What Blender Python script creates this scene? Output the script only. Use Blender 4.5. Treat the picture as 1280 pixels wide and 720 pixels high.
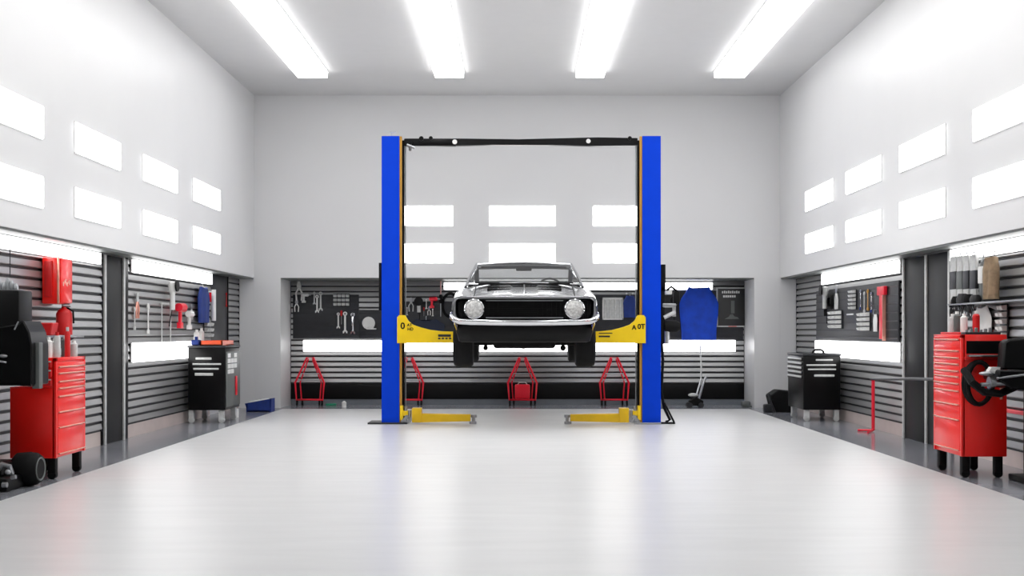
import bpy, bmesh, math, random
from mathutils import Vector, Matrix
random.seed(7)
PI = math.pi
C = bpy.context.scene.collection
for o in list(bpy.data.objects): bpy.data.objects.remove(o)

# ------------------------------------------------------------ camera, world, exposure
F = 1500.0; CX, CY, H = 648.0, 415.0, 1.15
cam = bpy.data.cameras.new('camera'); cam_o = bpy.data.objects.new('camera', cam); C.objects.link(cam_o)
cam_o.location = (0, 0, H); cam_o.rotation_euler = (PI/2, 0, 0)
cam.sensor_width = 36; cam.lens = 36*F/1280
cam.shift_x = -(CX-640)/1280; cam.shift_y = (CY-360)/1280
cam.clip_end = 200
bpy.context.scene.camera = cam_o
w = bpy.data.worlds.new('world'); bpy.context.scene.world = w; w.use_nodes = True
w.node_tree.nodes['Background'].inputs[0].default_value = (.8, .82, .85, 1)
w.node_tree.nodes['Background'].inputs[1].default_value = .3
vs = bpy.context.scene.view_settings
vs.view_transform = 'Standard'; vs.look = 'None'; vs.gamma = 1; vs.use_curve_mapping = False
vs.exposure = 0.0
STRIP, PANEL, BAR = 4.35, 4.6, 4.5        # emission of the ceiling strips, wall panels, bench glow bars

def P(px, py, Y): return Vector(((px-CX)*Y/F, Y, H+(CY-py)*Y/F))

# ------------------------------------------------------------ materials
def lin(c):
    def f(v):
        v /= 255.0
        return v/12.92 if v <= .04045 else ((v+.055)/1.055)**2.4
    return (f(c[0]), f(c[1]), f(c[2]), 1)
def mat(name, c, rough=.5, metal=0, var=.06, scale=6, bump=0, coat=0, emit=0, trans=0, spec=.5, stretch=(1,1,1)):
    m = bpy.data.materials.new(name); m.use_nodes = True
    nt = m.node_tree; b = nt.nodes['Principled BSDF']; col = lin(c)
    tc = nt.nodes.new('ShaderNodeTexCoord'); mp = nt.nodes.new('ShaderNodeMapping'); mp.inputs['Scale'].default_value = stretch
    nz = nt.nodes.new('ShaderNodeTexNoise'); nz.inputs['Scale'].default_value = scale; nz.inputs['Detail'].default_value = 4
    nt.links.new(tc.outputs['Object'], mp.inputs[0]); nt.links.new(mp.outputs[0], nz.inputs['Vector'])
    rp = nt.nodes.new('ShaderNodeValToRGB')
    rp.color_ramp.elements[0].position = .3; rp.color_ramp.elements[1].position = .7
    rp.color_ramp.elements[0].color = tuple(x*(1-var) for x in col[:3])+(1,)
    rp.color_ramp.elements[1].color = tuple(min(1, x*(1+var)) for x in col[:3])+(1,)
    nt.links.new(nz.outputs['Fac'], rp.inputs[0]); nt.links.new(rp.outputs[0], b.inputs['Base Color'])
    b.inputs['Roughness'].default_value = rough; b.inputs['Metallic'].default_value = metal
    b.inputs['Coat Weight'].default_value = coat; b.inputs['Coat Roughness'].default_value = .04
    b.inputs['Specular IOR Level'].default_value = spec
    b.inputs['Transmission Weight'].default_value = trans
    if emit:
        b.inputs['Emission Color'].default_value = (1, 1, 1, 1); b.inputs['Emission Strength'].default_value = emit
    if bump:
        bp = nt.nodes.new('ShaderNodeBump'); bp.inputs['Strength'].default_value = bump; bp.inputs['Distance'].default_value = .01
        nt.links.new(nz.outputs['Fac'], bp.inputs['Height']); nt.links.new(bp.outputs[0], b.inputs['Normal'])
    return m
M = dict(
 wall=mat('wall_paint', (222,222,222), .38, var=.01, scale=1.5),
 ceil=mat('ceiling_paint', (212,212,212), .5, var=.01),
 floor=mat('floor_epoxy', (222,222,222), .31, var=.035, scale=2.2, stretch=(.6,3,1), spec=.5),
 border=mat('floor_border_grey', (140,142,149), .16, var=.2, scale=1.6, spec=.7),
 strip=mat('strip_light', (255,255,255), .4, emit=STRIP), panel=mat('panel_glow', (255,255,255), .4, emit=PANEL),
 bar=mat('bar_glow', (255,255,255), .4, emit=BAR),
 white_frame=mat('white_enamel', (235,235,235), .4),
 slat=mat('slat_metal', (170,170,170), .36, .7, var=.06, scale=9, stretch=(.2,1,4)),
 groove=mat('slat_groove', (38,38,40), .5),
 board=mat('dark_board', (52,53,56), .42, .2, var=.12, spec=.3),
 black=mat('black_panel', (8,8,9), .45, var=.1, spec=.22), blackg=mat('black_gloss', (5,5,6), .32, var=.1, spec=.2),
 kick=mat('black_kick', (13,13,14), .5, spec=.2), plinth=mat('plinth_beige', (205,190,184), .35, var=.05),
 greyp=mat('plinth_grey', (120,126,132), .35),
 chrome=mat('chrome', (225,226,228), .12, 1, var=.03), steel=mat('steel', (170,172,175), .28, .95, var=.1, scale=20),
 white=mat('white_plastic', (235,235,232), .4), pale=mat('pale_plastic', (205,206,204), .4, var=.1, scale=25),
 red=mat('red_enamel', (252,34,28), .3, var=.04, coat=.15), redd=mat('red_plastic', (210,20,22), .4), redf=mat('red_frame', (245,30,55), .32, var=.05),
 pink=mat('light_red_metal', (255,180,160), .25, .5), orange=mat('orange_plastic', (238,84,30), .4),
 blue=mat('lift_blue', (0,64,212), .45, var=.03, spec=.12), blued=mat('blue_cloth', (24,52,128), .7, var=.15, scale=12, bump=.3),
 blueb=mat('bright_blue_cloth', (0,70,205), .65, var=.15, scale=8, bump=.3),
 yellow=mat('lift_yellow', (252,212,10), .38, var=.04), yellowd=mat('arm_yellow', (232,188,12), .4, var=.1), gold=mat('gold_rail', (214,160,70), .35, .4),
 rubber=mat('rubber', (9,9,10), .65, var=.2, scale=18, bump=.2, spec=.2), brown=mat('brown_canvas', (140,118,92), .75, var=.25, scale=20, bump=.4),
 navy=mat('navy_cloth', (26,36,58), .7), seat=mat('seat_vinyl', (36,36,38), .5),
 paint=mat('car_paint', (172,173,176), .14, .8, var=.03, coat=1), carblack=mat('car_black', (5,5,6), .4, var=.1, spec=.2),
 lens=mat('headlight_lens', (200,200,198), .3, .4, var=.35, scale=42, bump=.8), grey=mat('grey_plastic', (96,100,98), .45),
 green=mat('green_plastic', (30,150,110), .4), picture=mat('poster_black', (24,26,27), .3, var=.2))
def glass(name, tint, rough=0.0, alpha=.12):
    m = bpy.data.materials.new(name); m.use_nodes = True; nt = m.node_tree
    for n in list(nt.nodes): nt.nodes.remove(n)
    o = nt.nodes.new('ShaderNodeOutputMaterial'); mx = nt.nodes.new('ShaderNodeMixShader'); t = nt.nodes.new('ShaderNodeBsdfTransparent')
    g = nt.nodes.new('ShaderNodeBsdfGlossy'); g.inputs['Roughness'].default_value = .03
    lw = nt.nodes.new('ShaderNodeLayerWeight'); pw = nt.nodes.new('ShaderNodeMath'); pw.operation = 'POWER'; pw.inputs[1].default_value = 3
    fr = nt.nodes.new('ShaderNodeMath'); fr.operation = 'MULTIPLY_ADD'; fr.inputs[1].default_value = .8; fr.inputs[2].default_value = .04
    nt.links.new(lw.outputs['Facing'], pw.inputs[0]); nt.links.new(pw.outputs[0], fr.inputs[0])
    t.inputs[0].default_value = tint
    nt.links.new(fr.outputs[0], mx.inputs[0]); nt.links.new(t.outputs[0], mx.inputs[1]); nt.links.new(g.outputs[0], mx.inputs[2]); nt.links.new(mx.outputs[0], o.inputs[0])
    return m
M['glass'] = glass('car_glass', (.96,.97,.97,1))

# ------------------------------------------------------------ mesh helpers
class MB:
    def __init__(s): s.bm = bmesh.new(); s.slots = None
    def _add(s, src, mi=0):
        me = bpy.data.meshes.new('t'); src.to_mesh(me); src.free(); n = len(s.bm.faces); s.bm.from_mesh(me); bpy.data.meshes.remove(me)
        s.bm.faces.ensure_lookup_table()
        for f in s.bm.faces[n:]: f.material_index = mi
    def box(s, x0, x1, y0, y1, z0, z1, bev=0, mi=0, rot=None):
        b = bmesh.new(); bmesh.ops.create_cube(b, size=1)
        c = Vector(((x0+x1)/2, (y0+y1)/2, (z0+z1)/2)); d = (abs(x1-x0), abs(y1-y0), abs(z1-z0))
        for v in b.verts: v.co = Vector((v.co.x*d[0], v.co.y*d[1], v.co.z*d[2]))
        if bev: bmesh.ops.bevel(b, geom=b.edges[:], offset=min(bev, min(d)*.45), segments=2, affect='EDGES', profile=.5)
        for v in b.verts:
            if rot: v.co = rot @ v.co
            v.co += c
        s._add(b, mi); return s
    def cyl(s, a, b_, r, r2=None, seg=16, mi=0):
        a = Vector(a); b_ = Vector(b_); d = b_-a; b = bmesh.new()
        bmesh.ops.create_cone(b, cap_ends=True, segments=seg, radius1=r, radius2=r if r2 is None else r2, depth=d.length)
        q = Vector((0,0,1)).rotation_difference(d.normalized()).to_matrix()
        for v in b.verts: v.co = q @ v.co + (a+b_)/2
        s._add(b, mi); return s
    def tube(s, pts, r, seg=8, mi=0, closed=False, flat=1.0):
        pts = [Vector(p) for p in pts]; n = len(pts); b = bmesh.new(); rings = []; up = None
        for i, p in enumerate(pts):
            a = pts[(i-1) % n] if (closed or i > 0) else p; c = pts[(i+1) % n] if (closed or i < n-1) else p
            t = (c-a).normalized()
            if up is None: up = Vector((0,0,1)) if abs(t.z) < .9 else Vector((0,1,0))
            u = (up - t*up.dot(t)).normalized(); v = t.cross(u); up = u
            rr = r[i] if isinstance(r, (list, tuple)) else r
            rings.append([b.verts.new(p+u*math.cos(k*2*PI/seg)*rr+v*math.sin(k*2*PI/seg)*rr*flat) for k in range(seg)])
        m = n if closed else n-1
        for i in range(m):
            A, B = rings[i], rings[(i+1) % n]
            for k in range(seg): b.faces.new((A[k], A[(k+1) % seg], B[(k+1) % seg], B[k]))
        if not closed: b.faces.new(rings[0][::-1]); b.faces.new(rings[-1])
        bmesh.ops.recalc_face_normals(b, faces=b.faces[:])
        s._add(b, mi); return s
    def lathe(s, prof, o, axis='z', seg=24, mi=0):
        b = bmesh.new(); rings = []; o = Vector(o)
        for r, h in prof:
            ring = []
            for k in range(seg):
                a = 2*PI*k/seg; x, y = r*math.cos(a), r*math.sin(a)
                ring.append(b.verts.new(o+(Vector((x,y,h)) if axis == 'z' else Vector((h,x,y)) if axis == 'x' else Vector((x,h,y)))))
            rings.append(ring)
        for A, B in zip(rings, rings[1:]):
            for k in range(seg): b.faces.new((A[k], A[(k+1) % seg], B[(k+1) % seg], B[k]))
        b.faces.new(rings[0]); b.faces.new(rings[-1][::-1])
        bmesh.ops.recalc_face_normals(b, faces=b.faces[:]); s._add(b, mi); return s
    def prism(s, poly, a, b_, plane='xz', mi=0, bev=0):
        """poly in plane, extruded from a to b along the remaining axis"""
        b = bmesh.new()
        def V(p, h): return Vector((p[0], h, p[1])) if plane == 'xz' else Vector((h, p[0], p[1])) if plane == 'yz' else Vector((p[0], p[1], h))
        A = [b.verts.new(V(p, a)) for p in poly]; B = [b.verts.new(V(p, b_)) for p in poly]; n = len(poly)
        b.faces.new(A); b.faces.new(B[::-1])
        for i in range(n): b.faces.new((A[i], A[(i+1) % n], B[(i+1) % n], B[i]))
        bmesh.ops.recalc_face_normals(b, faces=b.faces[:])
        if bev: bmesh.ops.bevel(b, geom=b.edges[:], offset=bev, segments=1, affect='EDGES')
        s._add(b, mi); return s
    def sphere(s, c, r, sc=(1,1,1), seg=16, mi=0):
        b = bmesh.new(); bmesh.ops.create_uvsphere(b, u_segments=seg, v_segments=seg//2+2, radius=r)
        for v in b.verts: v.co = Vector((v.co.x*sc[0], v.co.y*sc[1], v.co.z*sc[2]))+Vector(c)
        s._add(b, mi); return s
    def grid(s, rows, closed=False, mi=0, skip=None):
        b = bmesh.new(); R = [[b.verts.new(Vector(p)) for p in row] for row in rows]
        for i in range(len(R)-1):
            n = len(R[i]); m = n if closed else n-1
            for k in range(m):
                if skip and skip(i, k): continue
                b.faces.new((R[i][k], R[i][(k+1) % n], R[i+1][(k+1) % n], R[i+1][k]))
        bmesh.ops.recalc_face_normals(b, faces=b.faces[:]); s._add(b, mi); return s
    def text(s, body, size, loc, rotz=0, mi=0, ext=.001, align='CENTER'):
        cu = bpy.data.curves.new('t', 'FONT'); cu.body = body; cu.size = size; cu.extrude = ext; cu.align_x = align; cu.offset = size*.03
        o = bpy.data.objects.new('t', cu); C.objects.link(o)
        me = bpy.data.meshes.new_from_object(o.evaluated_get(bpy.context.evaluated_depsgraph_get()))
        mt = Matrix.Translation(loc) @ Matrix.Rotation(rotz, 4, 'Z') @ Matrix.Rotation(PI/2, 4, 'X'); me.transform(mt)
        b = bmesh.new(); b.from_mesh(me); bpy.data.meshes.remove(me); bpy.data.objects.remove(o); s._add(b, mi); return s
    def build(s, name, m, parent=None, smooth=None, base=None):
        off = Vector(ORG.get(parent.name, (0,0,0))) if parent else Vector(base or (0,0,0))
        for v in s.bm.verts: v.co -= off
        me = bpy.data.meshes.new(name); s.bm.to_mesh(me); s.bm.free()
        for x in (m if isinstance(m, (list, tuple)) else [m]): me.materials.append(M[x])
        me.shade_smooth()
        me.set_sharp_from_angle(angle=math.radians(35 if smooth is None else smooth))
        o = bpy.data.objects.new(name, me); C.objects.link(o)
        if parent: o.parent = parent; ORG[o.name] = tuple(off)
        else: o.location = off; ORG[o.name] = tuple(off)
        return o
ORG = {}
def tag(o, label, cat, group=None, kind=None):
    if label: o['label'] = label
    if cat: o['category'] = cat
    if group: o['group'] = group
    if kind: o['kind'] = kind
    return o
def thing(name, label, cat, loc=(0,0,0), group=None):
    o = bpy.data.objects.new(name, None); C.objects.link(o); o.location = loc; o.empty_display_size = .1
    ORG[o.name] = tuple(loc); return tag(o, label, cat, group)
def move(o, loc, rz=0): o.location = loc; o.rotation_euler = (0, 0, rz); return o
def struct(name, mb, m, **k): o = mb.build(name, m, **k); o['kind'] = 'structure'; return o
def dup(root, label, loc=None, rz=None):
    r = root.copy(); C.objects.link(r)
    if label: r['label'] = label
    if loc is not None: r.location = loc
    if rz is not None: r.rotation_euler = (0, 0, rz)
    for ch in root.children:
        c = ch.copy(); C.objects.link(c); c.parent = r
        for g in ch.children:
            d = g.copy(); C.objects.link(d); d.parent = c
    return r

# ------------------------------------------------------------ the room
CEIL = 4.73; WY = 18.16; XL, XR = -4.0, 3.96; HD = 1.97; Y0 = -2.0
b = MB(); b.slots = 1
for x0, x1, mi in ((XL-.8, -3.53, 1), (-3.53, 3.45, 0), (3.45, XR+.8, 1)): b.box(x0, x1, Y0-.2, 17.95, -.1, 0, mi=mi)
b.box(XL-.8, XR+.8, 17.95, 19.4, -.1, 0, mi=1)
struct('floor', b, ['floor', 'border'])
struct('ceiling', MB().box(XL-.8, XR+.8, Y0-.2, 19.4, CEIL, CEIL+.15), 'ceil')
PW = 18.96   # slat plane at the back
b = MB().box(XL-.6, XL, Y0, WY+.6, HD, CEIL).box(XL-.6, XL-.28, Y0, WY, 0, HD).box(XL-.6, XL-.001, WY, WY+.6, 0, HD).box(XL-.6, XL, Y0, 5.6, 0, HD)
struct('wall_left', b, 'wall')
b = MB().box(XR, XR+.6, Y0, WY+.6, HD, CEIL).box(XR+.31, XR+.6, Y0, WY, 0, HD).box(XR+.001, XR+.6, WY, WY+.6, 0, HD).box(XR, XR+.6, Y0, 5.6, 0, HD)
struct('wall_right', b, 'wall')
b = MB().box(XL, XR, WY, 19.3, HD, CEIL).box(XL, -3.6, WY, 19.3, 0, HD).box(3.57, XR, WY, 19.3, 0, HD).box(-3.6, 3.57, PW+.06, 19.3, 0, HD)
struct('wall_back', b, 'wall')
struct('wall_front', MB().box(XL-.6, XR+.6, Y0-.2, Y0, 0, CEIL), 'wall')
# grey strip under the upper walls, the soffit's shade put into its colour
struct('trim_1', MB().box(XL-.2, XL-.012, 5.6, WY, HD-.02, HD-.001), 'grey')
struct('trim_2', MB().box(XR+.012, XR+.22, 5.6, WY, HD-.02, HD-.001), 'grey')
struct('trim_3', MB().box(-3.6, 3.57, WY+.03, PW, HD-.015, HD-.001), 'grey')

# ------------------------------------------------------------ ceiling strip lights and glowing wall panels
ordl = ['leftmost', 'second from the left', 'third from the left', 'rightmost']
for i, (x0, x1) in enumerate(((-3.03, -2.62), (-1.145, -.75), (.79, 1.175), (2.69, 3.11))):
    t = thing('ceiling_strip_light', 'long white recessed ceiling strip light, %s of the four' % ordl[i], 'ceiling light', ((x0+x1)/2, 9.5, CEIL), 'ceiling strip lights')
    MB().box(x0, x1, 3.8, 16.5, CEIL-.09, CEIL-.012, bev=.01).build('glow_face', 'strip', t)
    MB().box(x0-.012, x1+.012, 3.79, 16.51, CEIL-.012, CEIL).build('frame', 'white_frame', t)
def wall_glow(loc, L, hgt, rz, label, grp):  # emissive white rectangles that make the bright patches on the walls
    t = thing('wall_glow_panel', label, 'wall light', (0,0,0), grp)
    MB().box(-L/2, L/2, -.02, -.004, -hgt/2, hgt/2, bev=.008).build('glow_face', 'panel', t)
    MB().box(-L/2-.01, L/2+.01, -.008, 0, -hgt/2-.01, hgt/2+.01).build('frame', 'white_frame', t)
    move(t, loc, rz)
near = ['nearest the camera', 'second from the camera', 'third from the camera', 'farthest from the camera']
for r, (z0, z1) in enumerate(((1.62, 1.89), (1.04, 1.30))):
    rn = ('upper', 'lower')[r]
    for i, (ya, yb) in enumerate(((8.85, 10.07), (10.81, 12.02), (12.77, 14.02), (14.74, 16.04))):
        wall_glow((XL, (ya+yb)/2, H+(z0+z1)/2), yb-ya, z1-z0, PI/2, 'glowing white panel on left wall, %s row, %s' % (rn, near[i]), 'glowing panels on the left wall')
    for i, (ya, yb) in enumerate(((9.1, 10.42), (11.12, 12.43), (13.08, 14.45), (15.08, 16.5))):
        wall_glow((XR, (ya+yb)/2, H+(z0+z1)/2+.035), yb-ya, z1-z0, -PI/2, 'glowing white panel on right wall, %s row, %s' % (rn, near[i]), 'glowing panels on the right wall')
    for i, (xa, xb) in enumerate(((-1.99, -.99), (-.44, .56), (1.13, 2.12))):
        wall_glow(((xa+xb)/2, WY, H+(z0+z1)/2+(.0, .02)[r]), xb-xa, (z1-z0)+.03, 0, 'glowing white panel on back wall, %s row, %s' % (rn, ['left beside the lift post', 'middle above the car', 'right beside the lift post'][i]), 'glowing panels on the back wall')

# ------------------------------------------------------------ slat walls
def slats(b, L, z0, z1, pitch=.085):
    n = max(1, round((z1-z0)/pitch)); p = (z1-z0)/n
    prof = []
    for k in range(n):
        a = z0+k*p
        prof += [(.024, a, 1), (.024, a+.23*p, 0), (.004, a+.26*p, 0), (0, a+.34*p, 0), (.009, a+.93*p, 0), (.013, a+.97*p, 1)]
    prof.append((.024, z1, 1))
    for (d0, a, mi), (d1, c, _) in zip(prof, prof[1:]):
        bb = bmesh.new(); vs_ = [bb.verts.new(v) for v in ((0,d0,a), (L,d0,a), (L,d1,c), (0,d1,c))]; bb.faces.new(vs_); b._add(bb, mi)
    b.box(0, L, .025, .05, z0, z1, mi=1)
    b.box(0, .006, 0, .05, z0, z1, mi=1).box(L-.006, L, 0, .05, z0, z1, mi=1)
    return b
def slat_panel(loc, L, z0, z1, rz, label, kick=None, plinth=None):
    t = thing('slat_wall_panel', label, 'slatwall panel', (0,0,0))
    slats(MB(), L, z0, z1).build('slat_face', ['slat', 'groove'], t, smooth=60)
    if kick: MB().box(0, L, .005, .05, kick, z0, bev=.004).build('kick_board', 'kick', t)
    pz = kick or z0
    if plinth: MB().box(0, L, .02, .05, 0, pz).build('plinth', plinth, t)
    move(t, loc, rz); return t
LW, RW = -4.22, 4.20   # slat planes of the side walls
def YL(px): return -LW*F/(CX-px)
def YR(px): return RW*F/(px-CX)
yp0, yp1 = YL(128), YL(160)
rq = (YR(1190), YR(1157), YR(1129))
slat_panel((LW, 5.6, 0), yp0-5.6, .14, HD-.02, PI/2, 'grey horizontal slat wall bay behind the left red tool cabinet', plinth='plinth')
slat_panel((LW, yp1, 0), YL(264)-yp1, .14, HD-.02, PI/2, 'grey horizontal slat wall bay beside the left black tool cart', plinth='plinth')
slat_panel((LW, YL(285), 0), WY-.01-YL(285), .14, HD-.02, PI/2, 'narrow dark slat bay in the far left corner', plinth='plinth')
slat_panel((RW, rq[0], 0), rq[0]-5.6, .14, HD-.02, -PI/2, 'grey horizontal slat wall bay behind the right red tool cabinet', plinth='plinth')
slat_panel((RW, WY-.01, 0), WY-.01-rq[2], .14, HD-.02, -PI/2, 'grey horizontal slat wall bay behind the right black tool cart', plinth='plinth')
slat_panel((-3.6, PW, 0), 3.57+3.6, .33, HD-.02, 0, 'wide grey slat wall on the back wall behind the lifted car', kick=.09, plinth='greyp')
# smooth dark upright board between the two left bays in the far corner
t = thing('dark_upright_board', 'narrow dark upright board beside the slats in far left corner', 'board', (LW, YL(275), .14))
MB().box(LW-.03, LW, YL(264)+.01, YL(285)-.01, .14, HD-.02, bev=.004).build('board_face', 'board', t)
MB().box(LW-.01, LW+.012, YL(285)-.04, YL(285)-.01, .14, HD-.02).build('edge_strip', 'black', t)
# black posts with bright edge strips
def black_post(X, ya, yb, edges, label, s):
    t = thing('black_wall_post', label, 'wall post', (X, (ya+yb)/2, 0))
    MB().box(X, X-s*.06, ya, yb, .0, HD-.03, bev=.003).build('post_face', 'black', t)
    for e in edges: MB().box(X-s*.0, X+s*.018, e, e+.045, .0, HD-.03, bev=.002).build('edge_strip', 'pale', t)
black_post(LW, yp0, yp1, (yp0+.03, YL(153)), 'black upright wall post with two bright edge strips on left wall', 1)
black_post(RW, rq[1]+.01, rq[2], (rq[2]-.06,), 'black upright wall post on right wall, the farther one', -1)
black_post(RW, rq[0], rq[1], (rq[1]-.06, rq[0]+.03), 'black upright wall post beside the right red tool cabinet', -1)
# dark tool boards
def board(loc, L, z0, z1, rz, label, n=0):
    t = thing('tool_board', label, 'tool board', (0,0,0))
    MB().box(0, L, -.02, -.001, z0, z1, bev=.004).build('board_face', 'board', t)
    b = MB(); m = max(2, int((z1-z0)/.085))
    for k in range(m): b.box(.01, L-.01, -.024, -.019, z0+.03+k*(z1-z0)/m, z0+.045+k*(z1-z0)/m)
    b.build('ribs', 'board', t)
    move(t, loc, rz)
board((-3.56, PW, 0), 1.04, 1.05, 1.74, 0, 'dark tool board on back wall, leftmost, under white hanging pliers')
board((-2.52, PW, 0), .50, 1.05, 1.50, 0, 'low dark tool board on back wall carrying the round gauge')
board((-2.0, PW, 0), 1.75, 1.03, 1.63, 0, 'dark tool board on back wall between left lift post and car')
board((1.02, PW, 0), 1.15, 1.03, 1.74, 0, 'dark tool board on back wall between car and right lift post')
board((2.2, PW, 0), 1.35, 1.03, 1.78, 0, 'dark tool board on back wall behind blue coat and framed poster')
board((RW, YR(1022), 0), YR(1022)-rq[2]-.1, 1.04, 1.72, -PI/2, 'dark tool board on the right wall')
# white emissive bars that make the bright bands on the slat walls
def glow_bar(loc, L, z0, z1, rz, label):
    t = thing('glow_bar', label, 'light bar', (0,0,0), 'glowing bars on the slat walls')
    MB().box(.01, L-.01, -.042, -.014, z0, z1, bev=.006).build('glow_face', 'bar', t)
    MB().box(0, L, -.016, -.002, z0-.004, z1+.004).build('housing', 'white_frame', t)
    move(t, loc, rz)
glow_bar((LW, 7.0, 0), YL(122)-7.0, 1.83, 1.94, PI/2, 'white glowing bar along top of the left near slat bay')
glow_bar((LW, YL(163), 0), YL(262)-YL(163), 1.80, 1.94, PI/2, 'white glowing bar along top of the left far slat bay')
glow_bar((LW, YL(163), 0), YL(243)-YL(163), .82, 1.03, PI/2, 'white glowing bar at bench height on left wall')
glow_bar((RW, YR(1192), 0), YR(1192)-7.0, 1.83, 1.94, -PI/2, 'white glowing bar along top of the right near slat bay')
glow_bar((RW, YR(1030), 0), YR(1030)-rq[2]-.06, 1.80, 1.94, -PI/2, 'white glowing bar along top of the right far slat bay')
glow_bar((RW, YR(1022), 0), YR(1022)-rq[2]-.06, .82, 1.03, -PI/2, 'white glowing bar at bench height on right wall')
glow_bar((-3.4, PW, 0), 6.83, .84, 1.02, 0, 'long white glowing bar at bench height on the back wall')
glow_bar((-1.18, PW, 0), 4.25, 1.82, 1.93, 0, 'white glowing bar along top of the back slat wall')

# ------------------------------------------------------------ two-post lift
lift = thing('two_post_car_lift', 'blue two-post car lift with yellow arms holding up the car', 'car lift', (0, 15, 0))
LY = 15.0
def lx(px): return (px-648)/100.0
def lz(py): return (530-py)/100.0
for s, xo, xi in ((1, -1.71, -1.49), (-1, 1.78, 1.55)):
    # U channel opening inwards
    t_ = .02
    poly = [(xo, LY), (xi, LY), (xi, LY+t_), (xo+s*t_, LY+t_), (xo+s*t_, LY+.27), (xi, LY+.27), (xi, LY+.29), (xo, LY+.29)]
    col = MB().prism(poly, .02, 3.6, 'xy').box(xo, xi, LY+.001, LY+.289, 3.585, 3.6).build('column', 'blue', lift)
    MB().box(xi, xi+s*.03, LY+.03, LY+.07, .02, 3.6).build('guide_rail', 'gold', lift)
    b = MB().box(xi+s*.028, xi+s*.055, LY+.09, LY+.14, .02, 3.56).box(xi+s*.0, xi+s*.02, LY+.1, LY+.27, .02, 3.57); b.build('chain_channel', 'rubber', lift)
    MB().cyl((xi+s*.065, LY+.16, .05), (xi+s*.065, LY+.16, 3.5), .008).build('cable', 'steel', lift)
    MB().box(min(xo-s*.17*(s == 1)-.0, xi+s*.1), max(xo-s*.17*(s == 1), xi+s*.1), LY-.05, LY+.35, 0, .02, bev=.004).build('base_plate', 'board' if s == 1 else 'steel', lift)
    # carriage gusset
    top = lz(394)
    prof = [(0, lz(429)), (0, lz(398)), (.02, top), (.10, top), (.14, top-.07), (.2, top-.12), (.3, top-.155), (.42, top-.185), (.55, top-.2), (.70, top-.205), (.70, lz(428))]
    x0 = -1.51 if s == 1 else 1.585
    MB().prism([(x0+s*a, z) for a, z in prof], LY-.06, LY-.03, 'xz', bev=.003).box(min(x0, x0+s*.7), max(x0, x0+s*.7), LY-.031, LY+.03, lz(428.5), lz(424)).box(min(x0, x0+s*.1), max(x0, x0+s*.1), LY-.05, LY+.02, lz(428), lz(396)).build('carriage', 'yellow', lift)
    car = lift.children[-1]
    b = MB(); b2 = MB(); yt = LY-.0625
    if s == 1:
        b.text('0', .11, (-1.44, yt, lz(411))).text('AT', .05, (-1.355, yt, lz(408))).text('HD', .05, (-1.345, yt, lz(413)))
        b2.box(-1.0, -.84, yt-.0005, yt+.001, lz(421), lz(418))
        for k in range(4): b2.box(-1.0+k*.045, -.97+k*.045, yt-.0005, yt+.001, lz(424), lz(422))
    else:
        b.text('A', .08, (1.44, yt, lz(412))).text('0T', .085, (1.53, yt, lz(411)))
        b2.box(1.0, 1.17, yt-.0005, yt+.001, lz(417), lz(416)).box(1.0, 1.14, yt-.0005, yt+.001, lz(421.5), lz(419.5))
    b.build('warning_marking', 'black', lift); b2.build('rating_label', 'board', lift)
    # raised arms reaching under the car, with pads
    for dy, yy in ((.0, 15.75), (.02, 16.6)):
        a = Vector((x0+s*.25, LY+.02, lz(425)+.05)); e = Vector((x0+s*.95, yy, lz(425)+.05))
        arm = MB(); d = (e-a); arm.tube([a, a+d*.55], .055, seg=4, flat=1).tube([a+d*.5, e], .042, seg=4)
        arm.cyl(e-Vector((0,0,.04)), e+Vector((0,0,.045)), .05)
        ao = arm.build('raised_arm', 'yellow', lift)
        MB().cyl(e+Vector((0,0,.045)), e+Vector((0,0,.085)), .045).build('rubber_pad', 'rubber', ao)
    # lowered arm lying along the floor
    m = lambda a: a if s == 1 else -a-.0
    X = lambda px: lx(px) if s == 1 else lx(1301-px)
    pv = MB()
    b = MB().prism([(X(523), .02), (X(526), .13), (X(588), .12), (X(588), .035)], LY-.02, LY+.1, 'xz', bev=.004)
    b.box(min(X(515), X(527)), max(X(515), X(527)), LY-.03, LY+.11, .02, .2, bev=.006)
    la = b.build('lower_arm', 'yellowd', lift)
    MB().cyl((X(592), LY+.03, .02), (X(592), LY+.03, .09), .02).cyl((X(591), LY+.03, 0), (X(591), LY+.03, .03), .045).cyl((X(592), LY+.03, .08), (X(592), LY+.03, .115), .035).build('lifting_pad', 'steel', la)
    b = MB()
    for k in range(7):
        xx = X(503+k*1.9); b.cyl((xx, LY-.02+.01*(k % 3), .03+.02*(k % 4)), (xx, LY+.08, .03+.02*(k % 4)), .018+.006*(k % 2))
    b.cyl((X(507), LY+.02, .02), (X(507), LY+.02, .22), .02).cyl((X(512), LY+.02, .02), (X(512), LY+.02, .17), .022)
    b.build('pivot_linkage', ['steel'], lift)
    MB().box(min(X(503), X(510)), max(X(503), X(510)), LY+.0, LY+.03, .1, .17, bev=.01).box(min(X(500), X(504)), max(X(500), X(504)), LY-.01, LY+.04, .05, .23, bev=.005).build('latch_block', 'yellow', lift)
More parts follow.
